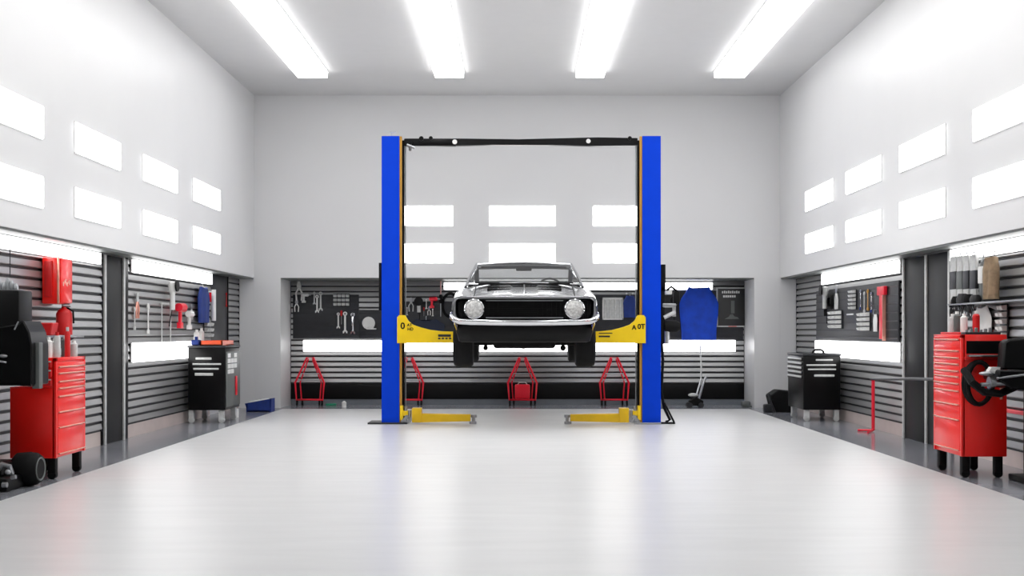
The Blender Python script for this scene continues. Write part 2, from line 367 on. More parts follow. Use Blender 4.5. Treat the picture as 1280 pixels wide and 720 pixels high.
# overhead beam
b = MB().box(-1.44, -.78, LY+.08, LY+.18, 3.49, 3.585, bev=.015).prism([(-.8, 3.495), (-.3, 3.505), (.6, 3.50), (.9, 3.49), (1.5, 3.495), (1.5, 3.59), (1.0, 3.60), (.6, 3.59), (0, 3.575), (-.8, 3.585)], LY+.09, LY+.17, 'xz', bev=.004)
b.cyl((-1.38, LY+.06, 3.53), (-1.38, LY+.2, 3.53), .045).cyl((-1.22, LY+.07, 3.58), (-1.22, LY+.19, 3.58), .03).cyl((-1.1, LY+.07, 3.585), (-1.1, LY+.19, 3.585), .025).cyl((1.4, LY+.07, 3.585), (1.4, LY+.19, 3.585), .025)
bm_ = b.build('overhead_beam', 'blackg', lift)
MB().lathe([(.001,-.004), (.03,-.004), (.03,.004), (.001,.004)], (-.8, LY+.083, 3.54), 'y').build('beam_sticker', 'white', bm_)
MB().lathe([(.001,-.004), (.028,-.004), (.028,.004), (.001,.004)], (.88, LY+.087, 3.55), 'y').build('beam_sticker', 'white', bm_)
MB().cyl((-1.36, LY+.05, 3.49), (-1.36, LY+.1, 3.44), .02).cyl((-1.40, LY+.06, 3.5), (-1.30, LY+.06, 3.46), .016).build('pulley_bracket', 'steel', lift)
MB().box(-1.62, -1.54, LY+.1, LY+.13, 3.66, 3.675).cyl((-1.6, LY+.115, 3.59), (-1.6, LY+.115, 3.67), .006).build('limit_switch', 'pale', lift)
# outer covers, hose, brace, power unit
MB().box(-1.755, -1.712, LY+.08, LY+.18, 1.42, 2.02, bev=.006).build('side_cover', 'rubber', lift)
MB().box(1.79, 1.85, LY+.08, LY+.16, 1.66, 2.0, bev=.006).box(1.775, 1.80, LY+.09, LY+.15, 1.7, 1.74).build('side_cover', 'rubber', lift)
MB().tube([(1.80, LY+.1, 1.05), (1.815, LY+.08, .8), (1.80, LY+.1, .4), (1.83, LY+.08, .2), (1.90, LY+.05, .05), (1.86, LY+.1, .02)], .018).build('hydraulic_hose', 'rubber', lift)
MB().tube([(1.83, LY+.05, .26), (1.95, LY+.02, .02)], .012).box(1.78, 1.96, LY, LY+.08, 0, .02).build('floor_brace', 'rubber', lift)
pu = MB().box(1.78, 1.84, LY+.08, LY+.2, 1.0, 1.72, bev=.01).lathe([(.03,0), (.075,.01), (.075,.16), (.05,.2)], (1.83, LY+.12, 1.22), 'x').build('power_unit', 'rubber', lift)
MB().cyl((1.86, LY+.12, 1.0), (1.86, LY+.12, 1.2), .045).build('reservoir', 'steel', pu)
MB().box(1.81, 1.98, LY+.06, LY+.16, 1.46, 1.51, bev=.01).build('valve_block', 'steel', pu)
MB().cyl((1.83, LY+.08, 1.33), (1.97, LY+.08, 1.4), .025).build('release_lever', 'pale', pu)
MB().box(1.84, 1.93, LY+.06, LY+.14, 1.62, 1.67, bev=.01).build('switch_box', 'pale', pu)
MB().box(1.95, 2.03, LY+.07, LY+.17, 1.5, 1.66, bev=.02).tube([(1.85, LY+.1, 1.66), (1.92, LY+.07, 1.72), (2.0, LY+.1, 1.66)], .015).build('motor_housing', 'rubber', pu)

# ------------------------------------------------------------ the car
CXo, CY0, CZ = .07, 13.6, .73
carr = thing('classic_car', 'dark grey classic muscle coupe raised on the lift', 'car', (CXo, CY0, CZ))
WH = [(0.78, 'front'), (3.35, 'rear')]; WZ = 1.035
def lerp(tab, y):
    for (a, *va), (c, *vc) in zip(tab, tab[1:]):
        if y <= c:
            t = (y-a)/(c-a); t = max(0, t); return [p+(q-p)*t for p, q in zip(va, vc)]
    return list(tab[-1][1:])
#        y    w     zc    zs    zb
TAB = [(0, .815, 1.548, 1.535, 1.235), (.12, .835, 1.575, 1.56, 1.17), (.5, .85, 1.635, 1.605, 1.10), (1.15, .855, 1.74, 1.675, 1.06), (2.2, .855, 1.74, 1.70, 1.06),
       (3.0, .86, 1.75, 1.72, 1.07), (3.3, .86, 1.765, 1.735, 1.08), (4.1, .82, 1.74, 1.70, 1.14), (4.2, .79, 1.70, 1.66, 1.2)]
def arch(y):
    z = 0
    for wy, _ in WH:
        d = abs(y-wy)
        if d < .37: z = max(z, WZ+.02+math.sqrt(.37*.37-d*d)*.95)
    return z
ys = sorted(set([0, .03, .08, .14, .22, .3, 1.3, 1.45, 1.7, 2.0, 2.3, 2.6, 2.8, 4.0, 4.1, 4.16, 4.2, 1.15, 3.0] + [round(wy+k*.37*math.cos(a), 4) for wy, _ in WH for k in (1,) for a in [PI*j/12 for j in range(13)]]))
rows = []
for y in ys:
    w_, zc, zs, zb = lerp(TAB, y)
    fr = max(0, 1-y/.25)   # nose keeps flatter and rounder
    half = [(0, zc), (.16*w_, zc), (.2*w_, zc+.012), (.45*w_, zc+.004), (.66*w_, zc-.018*(1-fr)), (.70*w_, zc-.022*(1-fr)), (.86*w_, zs+.018*(1-fr)), (.95*w_, zs-.01), (.985*w_, zs-.05), (1.0*w_, zs-.11), (1.0*w_, zs-.2), (.975*w_, zs-.275), (.96*w_, (zs-.28+zb)/2), (.93*w_, zb)]
    az = arch(y)
    full = [(-x, z) for x, z in half[::-1]] + half[1:]
    rows.append([(CXo+x, CY0+y, max(z, az) if z < zs-.1 else z) for x, z in full])
def skip(i, k):
    ym = (ys[i]+ys[i+1])/2
    return 1.2 < ym < 3.0 and 7 <= k <= 18
b = MB().grid(rows, skip=skip)
b.grid([rows[-1], [(CXo+(p[0]-CXo)*.6, p[1]+.01, 1.45+(p[2]-1.45)*.5) for p in rows[-1]]])
body = b.build('car_body', 'paint', carr, smooth=40)
# rounded-rectangle outline
def rrect(hx, z0, z1, rt, rb, n=8):
    pts = []
    for cx, cz, r, a0 in ((hx-rt, z1-rt, rt, 0), (-hx+rt, z1-rt, rt, PI/2), (-hx+rb, z0+rb, rb, PI), (hx-rb, z0+rb, rb, 1.5*PI)):
        for k in range(n+1): a = a0+k*PI/2/n; pts.append((cx+r*math.cos(a), cz+r*math.sin(a)))
    return pts
S = rrect(.818, 1.232, 1.552, .06, .13); O = rrect(.785, 1.262, 1.528, .05, .115); O2 = rrect(.76, 1.275, 1.515, .05, .11)
def ring(pts, y, bow=.04): return [(CXo+x, CY0+y+bow*(x/.8)**2, z) for x, z in pts]
MB().grid([ring(S, .01), ring(S, -.012), ring(O, -.012), ring(O, .0)], closed=True).build('grille_surround', 'paint', carr, smooth=50)
b = MB().grid([ring(O, .0), ring(O2, .13)], closed=True)
bb = bmesh.new(); bb.faces.new([bb.verts.new(p) for p in ring(O2, .13, 0)]); b._add(bb); gr = b.build('grille', 'carblack', carr)
b = MB()
for k in range(9):
    z = 1.295+k*.025; b.box(CXo-.72, CXo+.72, CY0+.09, CY0+.1, z, z+.006)
for k in range(29): b.box(CXo-.72+k*.0515, CXo-.716+k*.0515, CY0+.085, CY0+.1, 1.285, 1.51)
b.build('grille_mesh', 'carblack', gr)
MB().box(CXo-.44, CXo+.44, CY0+.03, CY0+.045, 1.502, 1.511).box(CXo-.44, CXo+.44, CY0+.03, CY0+.045, 1.306, 1.318).build('grille_trim', 'steel', gr)
for sx in (-.572, .568):
    h = MB().lathe([(.085,.1), (.112,.06), (.114,-.01), (.105,-.018), (.098,-.008)], (CXo+sx, CY0+.01, 1.412), 'y', 32).build('headlight', 'chrome', carr)
    MB().lathe([(.1,.0), (.094,-.012), (.07,-.022), (.03,-.03), (.001,-.031)], (CXo+sx, CY0+.008, 1.412), 'y', 32).build('lens', 'lens', h)
# chrome bumper
hb = [(.815,.20,1.36), (.835,.11,1.345), (.835,.045,1.325), (.80,.0,1.29), (.74,-.03,1.268), (.6,-.055,1.258), (.3,-.07,1.252), (0,-.075,1.25)]
pts = [(-x, y, z) for x, y, z in hb] + hb[::-1][1:]
MB().tube([(CXo+x, CY0+y, z) for x, y, z in pts], .036, seg=10, flat=.55).build('front_bumper', 'chrome', carr, smooth=60)
# valance, underbody
vp = [(-.79,.22), (-.77,.08), (-.6,.02), (0,0), (.6,.02), (.77,.08), (.79,.22)]
b = MB().grid([[(CXo+x, CY0+.02+y, 1.25) for x, y in vp], [(CXo+x*1.0, CY0+.0+y, 1.16) for x, y in vp], [(CXo+x*.96, CY0+.05+y, 1.045) for x, y in vp], [(CXo+x*.92, CY0+.14+y, 1.03) for x, y in vp]])
b.build('front_valance', 'carblack', carr, smooth=60)
b = MB().box(CXo-.56, CXo+.56, CY0+.15, CY0+4.1, 1.12, 1.24, bev=.02).box(CXo-.36, CXo+.36, CY0+.3, CY0+1.0, .96, 1.14, bev=.03)
b.box(CXo-.80, CXo-.54, CY0+1.2, CY0+2.96, 1.125, 1.2, bev=.02).box(CXo+.54, CXo+.80, CY0+1.2, CY0+2.96, 1.125, 1.2, bev=.02)
b.cyl((CXo-.6, CY0+.78, 1.03), (CXo+.6, CY0+.78, 1.03), .04).cyl((CXo-.6, CY0+3.35, 1.03), (CXo+.6, CY0+3.35, 1.03), .05).sphere((CXo, CY0+3.35, 1.03), .12)
b.cyl((CXo-.46, CY0+.7, .96), (CXo-.46, CY0+.7, 1.14), .02).cyl((CXo+.46, CY0+.7, .96), (CXo+.46, CY0+.7, 1.14), .02).sphere((CXo-.46, CY0+.66, .96), .03).sphere((CXo+.46, CY0+.66, .96), .035)
b.build('underbody', 'rubber', carr)
# wheels
for wy, nm in WH:
    for s in (-1, 1):
        xc = CXo+s*(.725 if nm == 'front' else .745); wd = .115; R = WZ-CZ
        prof = [(.19,-wd*.8), (.235,-wd), (.275,-wd), (R-.012,-wd*.86), (R,-wd*.62), (R,wd*.62), (R-.012,wd*.86), (.275,wd), (.235,wd), (.19,wd*.8)]
        ty = MB().lathe(prof, (xc, CY0+wy, WZ), 'x', 40).build('tyre', 'rubber', carr)
        b = MB().lathe([(.03,s*.06), (.07,s*.075), (.12,s*.05), (.17,s*.05), (.195,s*.09), (.2,s*.09), (.2,-s*.09), (.05,-s*.09)], (xc, CY0+wy, WZ), 'x', 30)
        b.build('wheel_rim', 'chrome', ty)
# greenhouse: pillars, roof, glass, interior
def G(x, y, z): return (CXo+x, CY0+y, z)
Wb, Wt = .70, .595; yb, yt_, yr, yrb = 1.2, 1.78, 2.55, 3.05; zb_, zt, zr = 1.725, 2.035, 2.04
roof = [[G(x, y, z+.012*(1-(x/.6)**2)+dz) for x in (-.615, -.58, -.3, 0, .3, .58, .615)] for y, z, dz in ((yt_-.03, zt-.01, -.01), (yt_+.02, zt, 0), ((yt_+yr)/2, zt+.012, 0), (yr-.05, zr, 0), (yr, zr-.02, 0))]
low = [[(p[0], p[1], p[2]-.03) for p in r] for r in roof]
MB().grid(roof).grid(low).grid([roof[0], low[0]]).grid([roof[-1], low[-1]]).grid([[r[0] for r in roof], [r[0] for r in low]]).grid([[r[-1] for r in roof], [r[-1] for r in low]]).build('roof', 'paint', carr, smooth=50)
for s in (-1, 1):
    MB().tube([G(s*.725, yb-.02, 1.70), G(s*.66, (yb+yt_)/2, 1.88), G(s*.6, yt_, 2.02)], .02).build('windscreen_pillar', 'chrome', carr)
    MB().prism([(CY0+yr-.15, 2.02), (CY0+yr, 2.02), (CY0+yrb+.1, 1.74), (CY0+yrb-.35, 1.72)], CXo+s*.60, CXo+s*.66, 'yz').build('rear_pillar', 'paint', carr)
    gl = [G(s*.72, yb+.1, 1.73), G(s*.6, yt_+.02, 2.01), G(s*.6, yr-.14, 2.01), G(s*.70, yrb-.36, 1.73)]
    bb = bmesh.new(); bb.faces.new([bb.verts.new(p) for p in gl]); b = MB(); b._add(bb); b.build('side_window', 'glass', carr)
ws = [[G(x*(Wb+(Wt-Wb)*k), yb+(yt_-yb)*k-.05*(1-x*x), zb_+.02+(zt-zb_-.03)*k) for x in (-1,-.6,-.2,.2,.6,1)] for k in (0,.5,1)]
MB().grid(ws).build('windscreen', 'glass', carr)
rwn = [[G(x*(.6+.04*k), yr+(yrb-yr)*k, 2.02-(2.02-1.76)*k) for x in (-1,0,1)] for k in (0,1)]
MB().grid(rwn).build('rear_window', 'glass', carr)
MB().tube([G(-.59, yt_-.01, 2.018), G(0, yt_-.045, 2.034), G(.59, yt_-.01, 2.018)], .014).tube([G(-.70, yb-.01, 1.735), G(0, yb-.06, 1.76), G(.70, yb-.01, 1.735)], .012).build('windscreen_trim', 'chrome', carr)
MB().box(CXo-.55, CXo+.55, CY0+yt_, CY0+yt_+.1, 1.965, 2.01, bev=.01).build('sun_visor', 'board', carr)
MB().box(CXo-.1, CXo+.1, CY0+1.72, CY0+1.74, 1.93, 1.98, bev=.01).build('rear_view_mirror', 'carblack', carr)
MB().box(CXo-.7, CXo+.7, CY0+1.22, CY0+1.5, 1.5, 1.735, bev=.03).build('dashboard', 'carblack', carr)
MB().tube([G(.33+.16*math.cos(a), 1.62+.04*math.sin(a), 1.68+.15*math.sin(a)) for a in [2*PI*k/20 for k in range(20)]], .013, closed=True).cyl(G(.33,1.5,1.64), G(.33,1.62,1.68), .02).build('steering_wheel', 'carblack', carr)
for sx in (-.33, .33):
    MB().box(CXo+sx-.22, CXo+sx+.22, CY0+1.9, CY0+2.35, 1.24, 1.40, bev=.05).box(CXo+sx-.22, CXo+sx+.22, CY0+2.28, CY0+2.42, 1.35, 1.80, bev=.05).build('front_seat', 'seat', carr)
MB().box(CXo-.6, CXo+.6, CY0+2.75, CY0+2.95, 1.24, 1.74, bev=.05).build('rear_seat', 'seat', carr)
# hood scoops and lines
for s in (-1, 1):
    hz = lambda y: lerp(TAB, y)[1]
    b = MB()
    for j, (ya, yc) in enumerate(((.55, .62), (.75, .82))):
        b.box(CXo+min(s*.16, s*.44), CXo+max(s*.16, s*.44), CY0+ya, CY0+yc, hz(ya)-.01, hz(ya)+.02, bev=.008)
    b.build('hood_louver', 'carblack', carr)
    MB().tube([G(s*.575, .04, hz(.04)+.002), G(s*.585, .5, hz(.5)-.004), G(s*.59, 1.1, hz(1.1)-.012)], .005).build('hood_seam', 'carblack', carr)
MB().tube([G(0, .02, hz(.02)+.004), G(0, .5, hz(.5)+.008), G(0, 1.1, hz(1.1)+.008)], .012).build('hood_ridge', 'chrome', carr)
MB().tube([G(-.56, 1.06, hz(1.06)+.012), G(0, 1.03, hz(1.03)+.014), G(.56, 1.06, hz(1.06)+.012)], .012).tube([G(-.3, 1.0, 1.745), G(-.6, 1.12, 1.755)], .008).tube([G(.3, 1.0, 1.745), G(.6, 1.12, 1.755)], .008).build('wiper_cowl', 'carblack', carr)
MB().box(CXo-.66, CXo+.66, CY0+.0, CY0+.03, 1.545, 1.556, bev=.003).build('hood_lip', 'chrome', carr)
MB().tube([G(x, 4.22+.03*(1-(x/.8)**2), 1.34) for x in (-.8,-.4,0,.4,.8)], .04, flat=.6).build('rear_bumper', 'chrome', carr)

# ------------------------------------------------------------ tool cabinets and carts
def caster(b, x, y, z1, r=.035, mi=0):
    b.cyl((x-.022, y, r), (x+.022, y, r), r, seg=14, mi=mi); b.box(x-.035, x+.035, y-.03, y+.03, r*.9, z1, mi=mi)
def red_cabinet(label, W, D, zb, zt, seps, D2=None, zm=None, mirror=False):
    t = thing('red_tool_cabinet', label, 'tool cabinet')
    b = MB().box(0, W, .012, D, zb, zm or zt, bev=.006)
    if D2: b.box(0, W, .012, D2, zm, zt, bev=.006)
    b.box(0, .028, 0, .03, zb, zt, bev=.003).box(W-.028, W, 0, .03, zb, zt, bev=.003).box(0, W, 0, .03, zt-.03, zt, bev=.003)
    b.build('cabinet_body', 'red', t)
    zz = [zt-.035]+seps
    for a, c in zip(zz, zz[1:]):
        d = MB().box(.032, W-.032, -.002, .02, c+.004, a-.002, bev=.003).build('drawer', 'red', t)
        MB().box(.04, W-.04, -.016, .0, c+.004, c+.016, bev=.003).build('drawer_handle', 'pink', d)
    for x in (.06, W-.06):
        for y in (.05, D-.05):
            b = MB().box(x-.03, x+.03, y-.03, y+.03, .045, zb+.004, bev=.004).cyl((x-.022, y, .033), (x+.022, y, .033), .033, seg=18)
            b.build('caster', 'rubber', t)
    if D2:   # small trays on the near end of the upper chest
        xe = W if mirror else 0
        for k in range(3):
            z = zm+.02+k*.07
            o = MB().box(-.03, .0, .03, D2, z, z+.05, bev=.004).build('end_tray', 'redd', t)
            MB().box(-.036, -.03, .03, D2, z+.04, z+.05).build('tray_lip', 'pale', o)
    return t
c = red_cabinet('red rolling drawer cabinet with stepped top by the left wall', .63, .36, .168, .95, [.868,.817,.753,.70,.637,.515,.394,.19], D2=.15, zm=.715)
MB().box(.0, .63, .15, .36, .715, .722).build('lower_top', 'redd', c)
move(c, (-3.59, 9.32, 0), PI/2)
c = red_cabinet('tall red rolling drawer cabinet by the right wall', .63, .36, .17, 1.13, [1.08,.99,.935,.885,.83,.785,.73,.672,.565,.445,.205])
# tool bay on the near end, a flat black sheet painted as its shade
b = MB().box(.628, .634, .04, .33, .98, 1.08).build('recess_shade', 'carblack', c)
MB().box(.63, .70, .04, .34, .955, .972, bev=.004).build('side_tray', 'steel', c)
MB().box(.63, .66, .02, .35, .93, .955, bev=.004).build('side_rail', 'redd', c)
MB().box(.631, .64, .30, .325, .62, .80, bev=.004).build('end_handle', 'pink', c)
MB().box(.05, .5, .04, .33, 1.13, 1.15, bev=.005).build('top_mat', 'redd', c)
move(c, (3.48, 10.06, 0), -PI/2)

def black_cart(label, W, D, zb, zt, face):
    """W along the wall, D towards the room; near end carries the pale slots"""
    t = thing('black_tool_cart', label, 'tool cart')
    MB().box(0, W, 0, D, zb, zt-.03, bev=.01).build('cart_body', 'blackg', t)
    MB().box(-.01, W+.01, -.01, D+.01, zt-.03, zt, bev=.008).build('top_tray', 'board', t)
    return t
# left cart: front side to the camera
c = black_cart('black tool cart with white slots and orange tray on top, left wall', .78, .468, .165, .98, 'L')
for i, (a, e, z, hh) in enumerate(((.13, .33, .80, .03), (.09, .45, .735, .022), (.10, .42, .675, .022), (.12, .35, .60, .035))):
    MB().box(-.012, .002, .5-e, .5-a, z, z+hh, bev=.006).build('slot_handle', 'pale', c)
MB().box(.02, .76, -.012, 0, .2, .9, bev=.005).build('side_door', 'grey', c)
b = MB()
for i in range(3):
    for j in range(4):
        if (i, j) not in ((2, 0), (1, 3)): b.box(.08+i*.17, .22+i*.17, -.018, -.011, .62+j*.068, .675+j*.068)
b.build('sticker_grid', 'white', c)
MB().box(.48, .54, -.03, -.012, .33, .58, bev=.006).build('door_handle', 'redf', c)
for x in (.07, .71):
    for y in (.06, .44): 
        b = MB(); caster(b, x, y, .17, .038); b.build('caster', 'pale', c)
move(c, (-3.69, 15.1, 0), PI/2)
c = black_cart('black tool cart with carry handle and pale drawer slots, right wall', .87, .48, .15, .873, 'R')
for i, (a, e, z, hh) in enumerate(((.16, .38, .78, .022), (.04, .42, .715, .02), (.06, .42, .66, .02), (.14, .4, .575, .03))):
    MB().box(.868, .882, a, e, z, z+hh, bev=.006).build('slot_handle', 'pale', c)
for i in range(5):
    d = MB().box(.03, .84, -.012, 0, .54+i*.058, .59+i*.058, bev=.004).build('drawer', 'blackg', c); MB().box(.05, .82, -.022, -.01, .56+i*.058, .585+i*.058, bev=.004).build('drawer_handle', 'pale', d)
MB().tube([(.7, .16, .865), (.7, .17, .9), (.7, .2, .92), (.7, .27, .92), (.7, .3, .9), (.7, .31, .865)], .014).build('carry_handle', 'rubber', c)
for x in (.08, .8):
    for y in (.06, .44):
        b = MB(); caster(b, x, y, .155, .038); b.build('caster', 'pale', c)
move(c, (3.655, 16.27, 0), -PI/2)

# things around the left black cart
def on_top(mb, name, m, loc, label, cat, group=None, rz=0): return tag(move(mb.build(name, m), loc, rz), label, cat, group)
TZ = .981
b = MB().box(-.3, .3, -.14, .14, 0, .012).box(-.3, .3, -.14, -.125, 0, .06).box(-.3, .3, .125, .14, 0, .06).box(-.3, -.285, -.14, .14, 0, .06).box(.285, .3, -.14, .14, 0, .06)
on_top(b, 'orange_tray', 'orange', (-3.87, 15.42, TZ), 'orange open tray on the left black tool cart', 'tray', rz=PI/2)
on_top(MB().box(-.05,.05,-.07,.07,0,.07,bev=.015).cyl((0,0,.06),(0,0,.11),.02), 'blue_canister', 'blued', (-4.08, 15.2, TZ), 'dark blue canister on near corner of left black cart', 'canister')
def spray_can(label, loc, m, h=.16, r=.026, cap='white', group=None):
    t = thing('spray_can', label, 'can', (0,0,0), group)
    MB().lathe([(.001,0), (r,0), (r,h*.78), (r*.6,h*.86), (.001,h*.86)], (0,0,0), 'z', 16).build('can_body', m, t)
    MB().lathe([(.001,h*.84), (r*.55,h*.84), (r*.5,h), (.001,h)], (0,0,0), 'z', 12).build('can_cap', cap, t)
    return move(t, loc)
spray_can('white spray can standing on the left black cart, nearest', (-4.12, 15.36, TZ), 'white', .2, .035)
spray_can('pale spray can on the left black cart behind the orange tray', (-4.12, 15.6, TZ), 'pale', .22, .035)
# blue crate in the corner
t = thing('blue_crate', 'small open blue crate of white rags on floor in far left corner', 'crate', (-3.74, 17.4, 0))
b = MB().prism([(-3.90, 0), (-3.58, 0), (-3.56, .19), (-3.94, .12)], 17.28, 17.30, 'xz').prism([(-3.90, 0), (-3.58, 0), (-3.56, .19), (-3.94, .12)], 17.52, 17.54, 'xz').box(-3.90, -3.58, 17.28, 17.54, 0, .02).box(-3.92, -3.90, 17.28, 17.54, 0, .12).box(-3.58, -3.56, 17.28, 17.54, 0, .185)
b.build('crate_body', 'blued', t)
b = MB(); 
for k in range(5): b.sphere((-3.85+k*.05, 17.4, .13+k*.008), .045, (1.2,1.6,.6))
tag(b.build('white_rags', 'white', base=(-3.75,17.4,.1)), 'crumpled white rags in the blue crate', 'rags', kind='stuff')

t = thing('white_paint_can', 'white paint can on the floor beside the left black tool cart', 'can', (0,0,0))
MB().lathe([(.001,0), (.055,0), (.055,.11), (.05,.118), (.001,.114)], (0,0,0), 'z', 20).build('can_body', 'white', t)
MB().tube([(-.055,0,.09), (-.05,0,.15), (0,0,.18), (.05,0,.15), (.055,0,.09)], .004).build('can_handle', 'steel', t)
move(t, (-3.82, 16.15, 0))
# black bin and small parts in the right corner
t = thing('black_rubber_bin', 'black slanted bin on the floor in the far right corner', 'bin', (3.72, 17.3, 0))
b = MB().prism([(3.66, .0), (3.93, .0), (3.93, .30), (3.72, .32), (3.60, .24)], 17.15, 17.5, 'xz', bev=.015); b.build('bin_body', 'rubber', t)
MB().tube([(3.66,17.12,.0), (3.60,17.12,.14), (3.57,17.12,.27)], .018).box(3.5, 3.62, 17.1, 17.2, 0, .12, bev=.02).build('bin_pedal', 'board', t)

# ------------------------------------------------------------ red A-frame stands along the back wall
def a_frame(label, extra=None):
    t = thing('red_a_frame_stand', label, 'stand', (0,0,0), 'red A-frame stands along the back wall')
    h, w2 = .75, .225
    pts = [(-w2+.02, 0, .09), (-w2, 0, .36), (-.05, .05, h), (.05, .05, h), (w2, 0, .36), (w2-.02, 0, .09)]
    fr = MB().tube(pts, .017, closed=True).build('frame', 'redf', t)
    MB().tube([(-w2+.08, .1, .10), (-w2+.06, .1, .36), (-.03, .07, h-.02)], .011).tube([(w2-.08, .1, .10), (w2-.06, .1, .36), (.03, .07, h-.02)], .011).tube([(-w2+.02,0,.09), (-w2+.08,.12,.09), (w2-.08,.12,.09), (w2-.02,0,.09)], .012).build('rear_frame', 'redf', t)
    MB().tube([(-w2*.62, .02, .5), (w2*.62, .02, .5)], .007).tube([(-w2*.9, .02, .40), (w2*.9, .02, .40)], .006).build('cross_wire', 'steel', t)
    for sx in (-1, 1):
        MB().cyl((sx*(w2-.03)-.012, .0, .03), (sx*(w2-.03)+.012, .0, .03), .03, seg=14).box(sx*(w2-.03)-.014, sx*(w2-.03)+.014, -.012, .012, .03, .1).build('caster', 'rubber', t)
        MB().cyl((sx*(w2-.09)-.012, .12, .03), (sx*(w2-.09)+.012, .12, .03), .03, seg=14).box(sx*(w2-.09)-.014, sx*(w2-.09)+.014, .108, .132, .03, .095).build('caster', 'rubber', t)
    return t
AY = 18.72
def AX(px): return (px-CX)*AY/F
A1 = a_frame('red A-frame rolling stand left of the left lift post')
move(A1, (AX(387), AY, 0))
dup(A1, 'red A-frame rolling stand half hidden behind the left lift post', (AX(511), AY, 0))
dup(A1, 'red A-frame rolling stand beside the right lift post', (AX(768), AY, 0))
A3 = dup(A1, 'red A-frame rolling stand below the car holding a red can', (AX(653), AY, 0))
t = thing('red_fuel_can', 'red square can inside the stand below the car', 'can', (AX(653), AY+.03, .10))
ax = AX(653)
MB().box(ax-.12, ax+.12, AY+.025, AY+.10, .105, .33, bev=.02).build('can_body', 'redf', t)
MB().tube([(ax-.08, AY+.06, .32), (ax-.05, AY+.06, .36), (ax+.05, AY+.06, .36), (ax+.08, AY+.06, .32)], .009).build('can_handle', 'pale', t)
# small things low at the back wall
t = on_top(MB().box(-.08,.08,-.05,.05,0,.03,bev=.01), 'green_sponge', 'green', (AX(413), AY+.08, 0), 'small green block on floor beside the leftmost red stand', 'block')
spray_can('white bottle standing on floor left of the left lift post', (AX(435), 18.3, 0), 'white', .1, .035)
# upright hand truck near the right end of the back wall
hx = (872-CX)*18.3/F
t = thing('floor_jack', 'grey floor jack with upright handle leaning at the back wall', 'jack', (hx, 18.3, 0))
MB().prism([(hx-.12, .03), (hx+.06, .03), (hx+.08, .1), (hx-.02, .16), (hx-.14, .1)], 18.2, 18.36, 'xz', bev=.01).build('jack_body', 'rubber', t)
MB().tube([(hx+.0, 18.3, .06), (hx+.10, 18.4, .36), (hx+.15, 18.45, .46)], .02).tube([(hx-.02, 18.26, .2), (hx+.06, 18.35, .42)], .014).build('jack_handle', 'steel', t)
MB().tube([(hx+.06, 18.38, .34), (hx+.10, 18.6, .62), (hx+.13, 18.9, .95)], .011).build('handle_extension', 'pale', t)
for xx in (-.13, .04): MB().cyl((hx+xx, 18.18, .04), (hx+xx, 18.38, .04), .04).build('jack_wheel', 'board', t)
MB().sphere((hx-.07, 18.28, .19), .06, (1.3,.8,.5)).build('saddle', 'pale', t)
t = on_top(MB().box(-.08,.05,-.06,.06,0,.09,bev=.015).tube([(.0,0,.03),(.06,-.05,.012),(.14,-.08,.01)], .012), 'grey_wheel_chock', 'grey', (3.5, 18.4, 0), 'grey wheel chock on floor at right end of the back wall', 'wheel chock')

# ------------------------------------------------------------ left foreground: red wall cabinet, supplies, black machine
t = thing('red_wall_cabinet', 'red metal wall cabinet hung on slats above left red tool cabinet', 'wall cabinet', (LW, 10.77, 1.40))
MB().box(LW+.002, -4.07, 10.62, 10.92, 1.40, 1.81, bev=.012).build('cabinet_body', 'red', t)
d = MB().box(-4.072, -4.055, 10.64, 10.91, 1.41, 1.80, bev=.006).build('cabinet_door', 'red', t)
MB().box(-4.08, -4.064, 10.612, 10.63, 1.40, 1.815, bev=.002).build('door_edge', 'pink', d)
b = MB()
for k in range(6): b.box(-4.056, -4.052, 10.68+k*.03, 10.7+k*.03, 1.56+.012*((k*5) % 3), 1.60+.012*((k*7) % 3))
b.build('door_emblem', 'pink', d)
MB().box(-4.19, -4.12, 10.60, 10.62, 1.46, 1.78, bev=.006).build('end_flange', 'redd', t)
def extinguisher(label, loc, h=.3, r=.06):
    t = thing('red_fire_extinguisher', label, 'fire extinguisher', (0,0,0))
    MB().lathe([(.001,0), (r,.005), (r,h*.72), (r*.75,h*.84), (r*.35,h*.9), (r*.3,h*.95), (.001,h*.95)], (0,0,0), 'z', 20).build('cylinder_body', 'redd', t)
    MB().box(-.02, .06, -.012, .012, h*.93, h*.99, bev=.004).box(-.02, .05, -.008, .008, h*1.02, h*1.06).box(-.02, -.008, -.008, .008, h*.93, h*1.06).build('valve_handle', 'steel', t)
    MB().tube([(.02,0,h*.93), (.08,0,h*.8), (.085,0,h*.4)], .009).build('hose', 'rubber', t)
    return move(t, loc)
# bracket shelf on the slats carrying them
t = thing('wall_shelf', 'narrow grey bracket shelf under the red wall cabinet', 'shelf', (LW, 10.5, 1.09))
MB().box(LW+.002, -3.98, 10.15, 11.0, 1.10, 1.12, bev=.003).build('shelf_board', 'steel', t)
for y in (10.25, 10.9): MB().prism([(LW+.002, 1.10), (-4.02, 1.10), (LW+.002, .99)], y, y+.015, 'xz').build('bracket', 'steel', t)
extinguisher('red fire extinguisher standing under the red wall cabinet', (-4.08, 10.78, 1.12), .27, .07)
t = on_top(MB().prism([(-.09,0),(.09,0),(.11,.11),(-.11,.11)], -.07, .07, 'xz', bev=.008), 'red_parts_bin', 'redd', (-4.17, 10.6, 1.12), 'dark red parts bin on shelf left of the fire extinguisher', 'parts bin', rz=PI/2)
t.location = (-4.10, 10.35, 1.12); t.rotation_euler = (0,0,0)
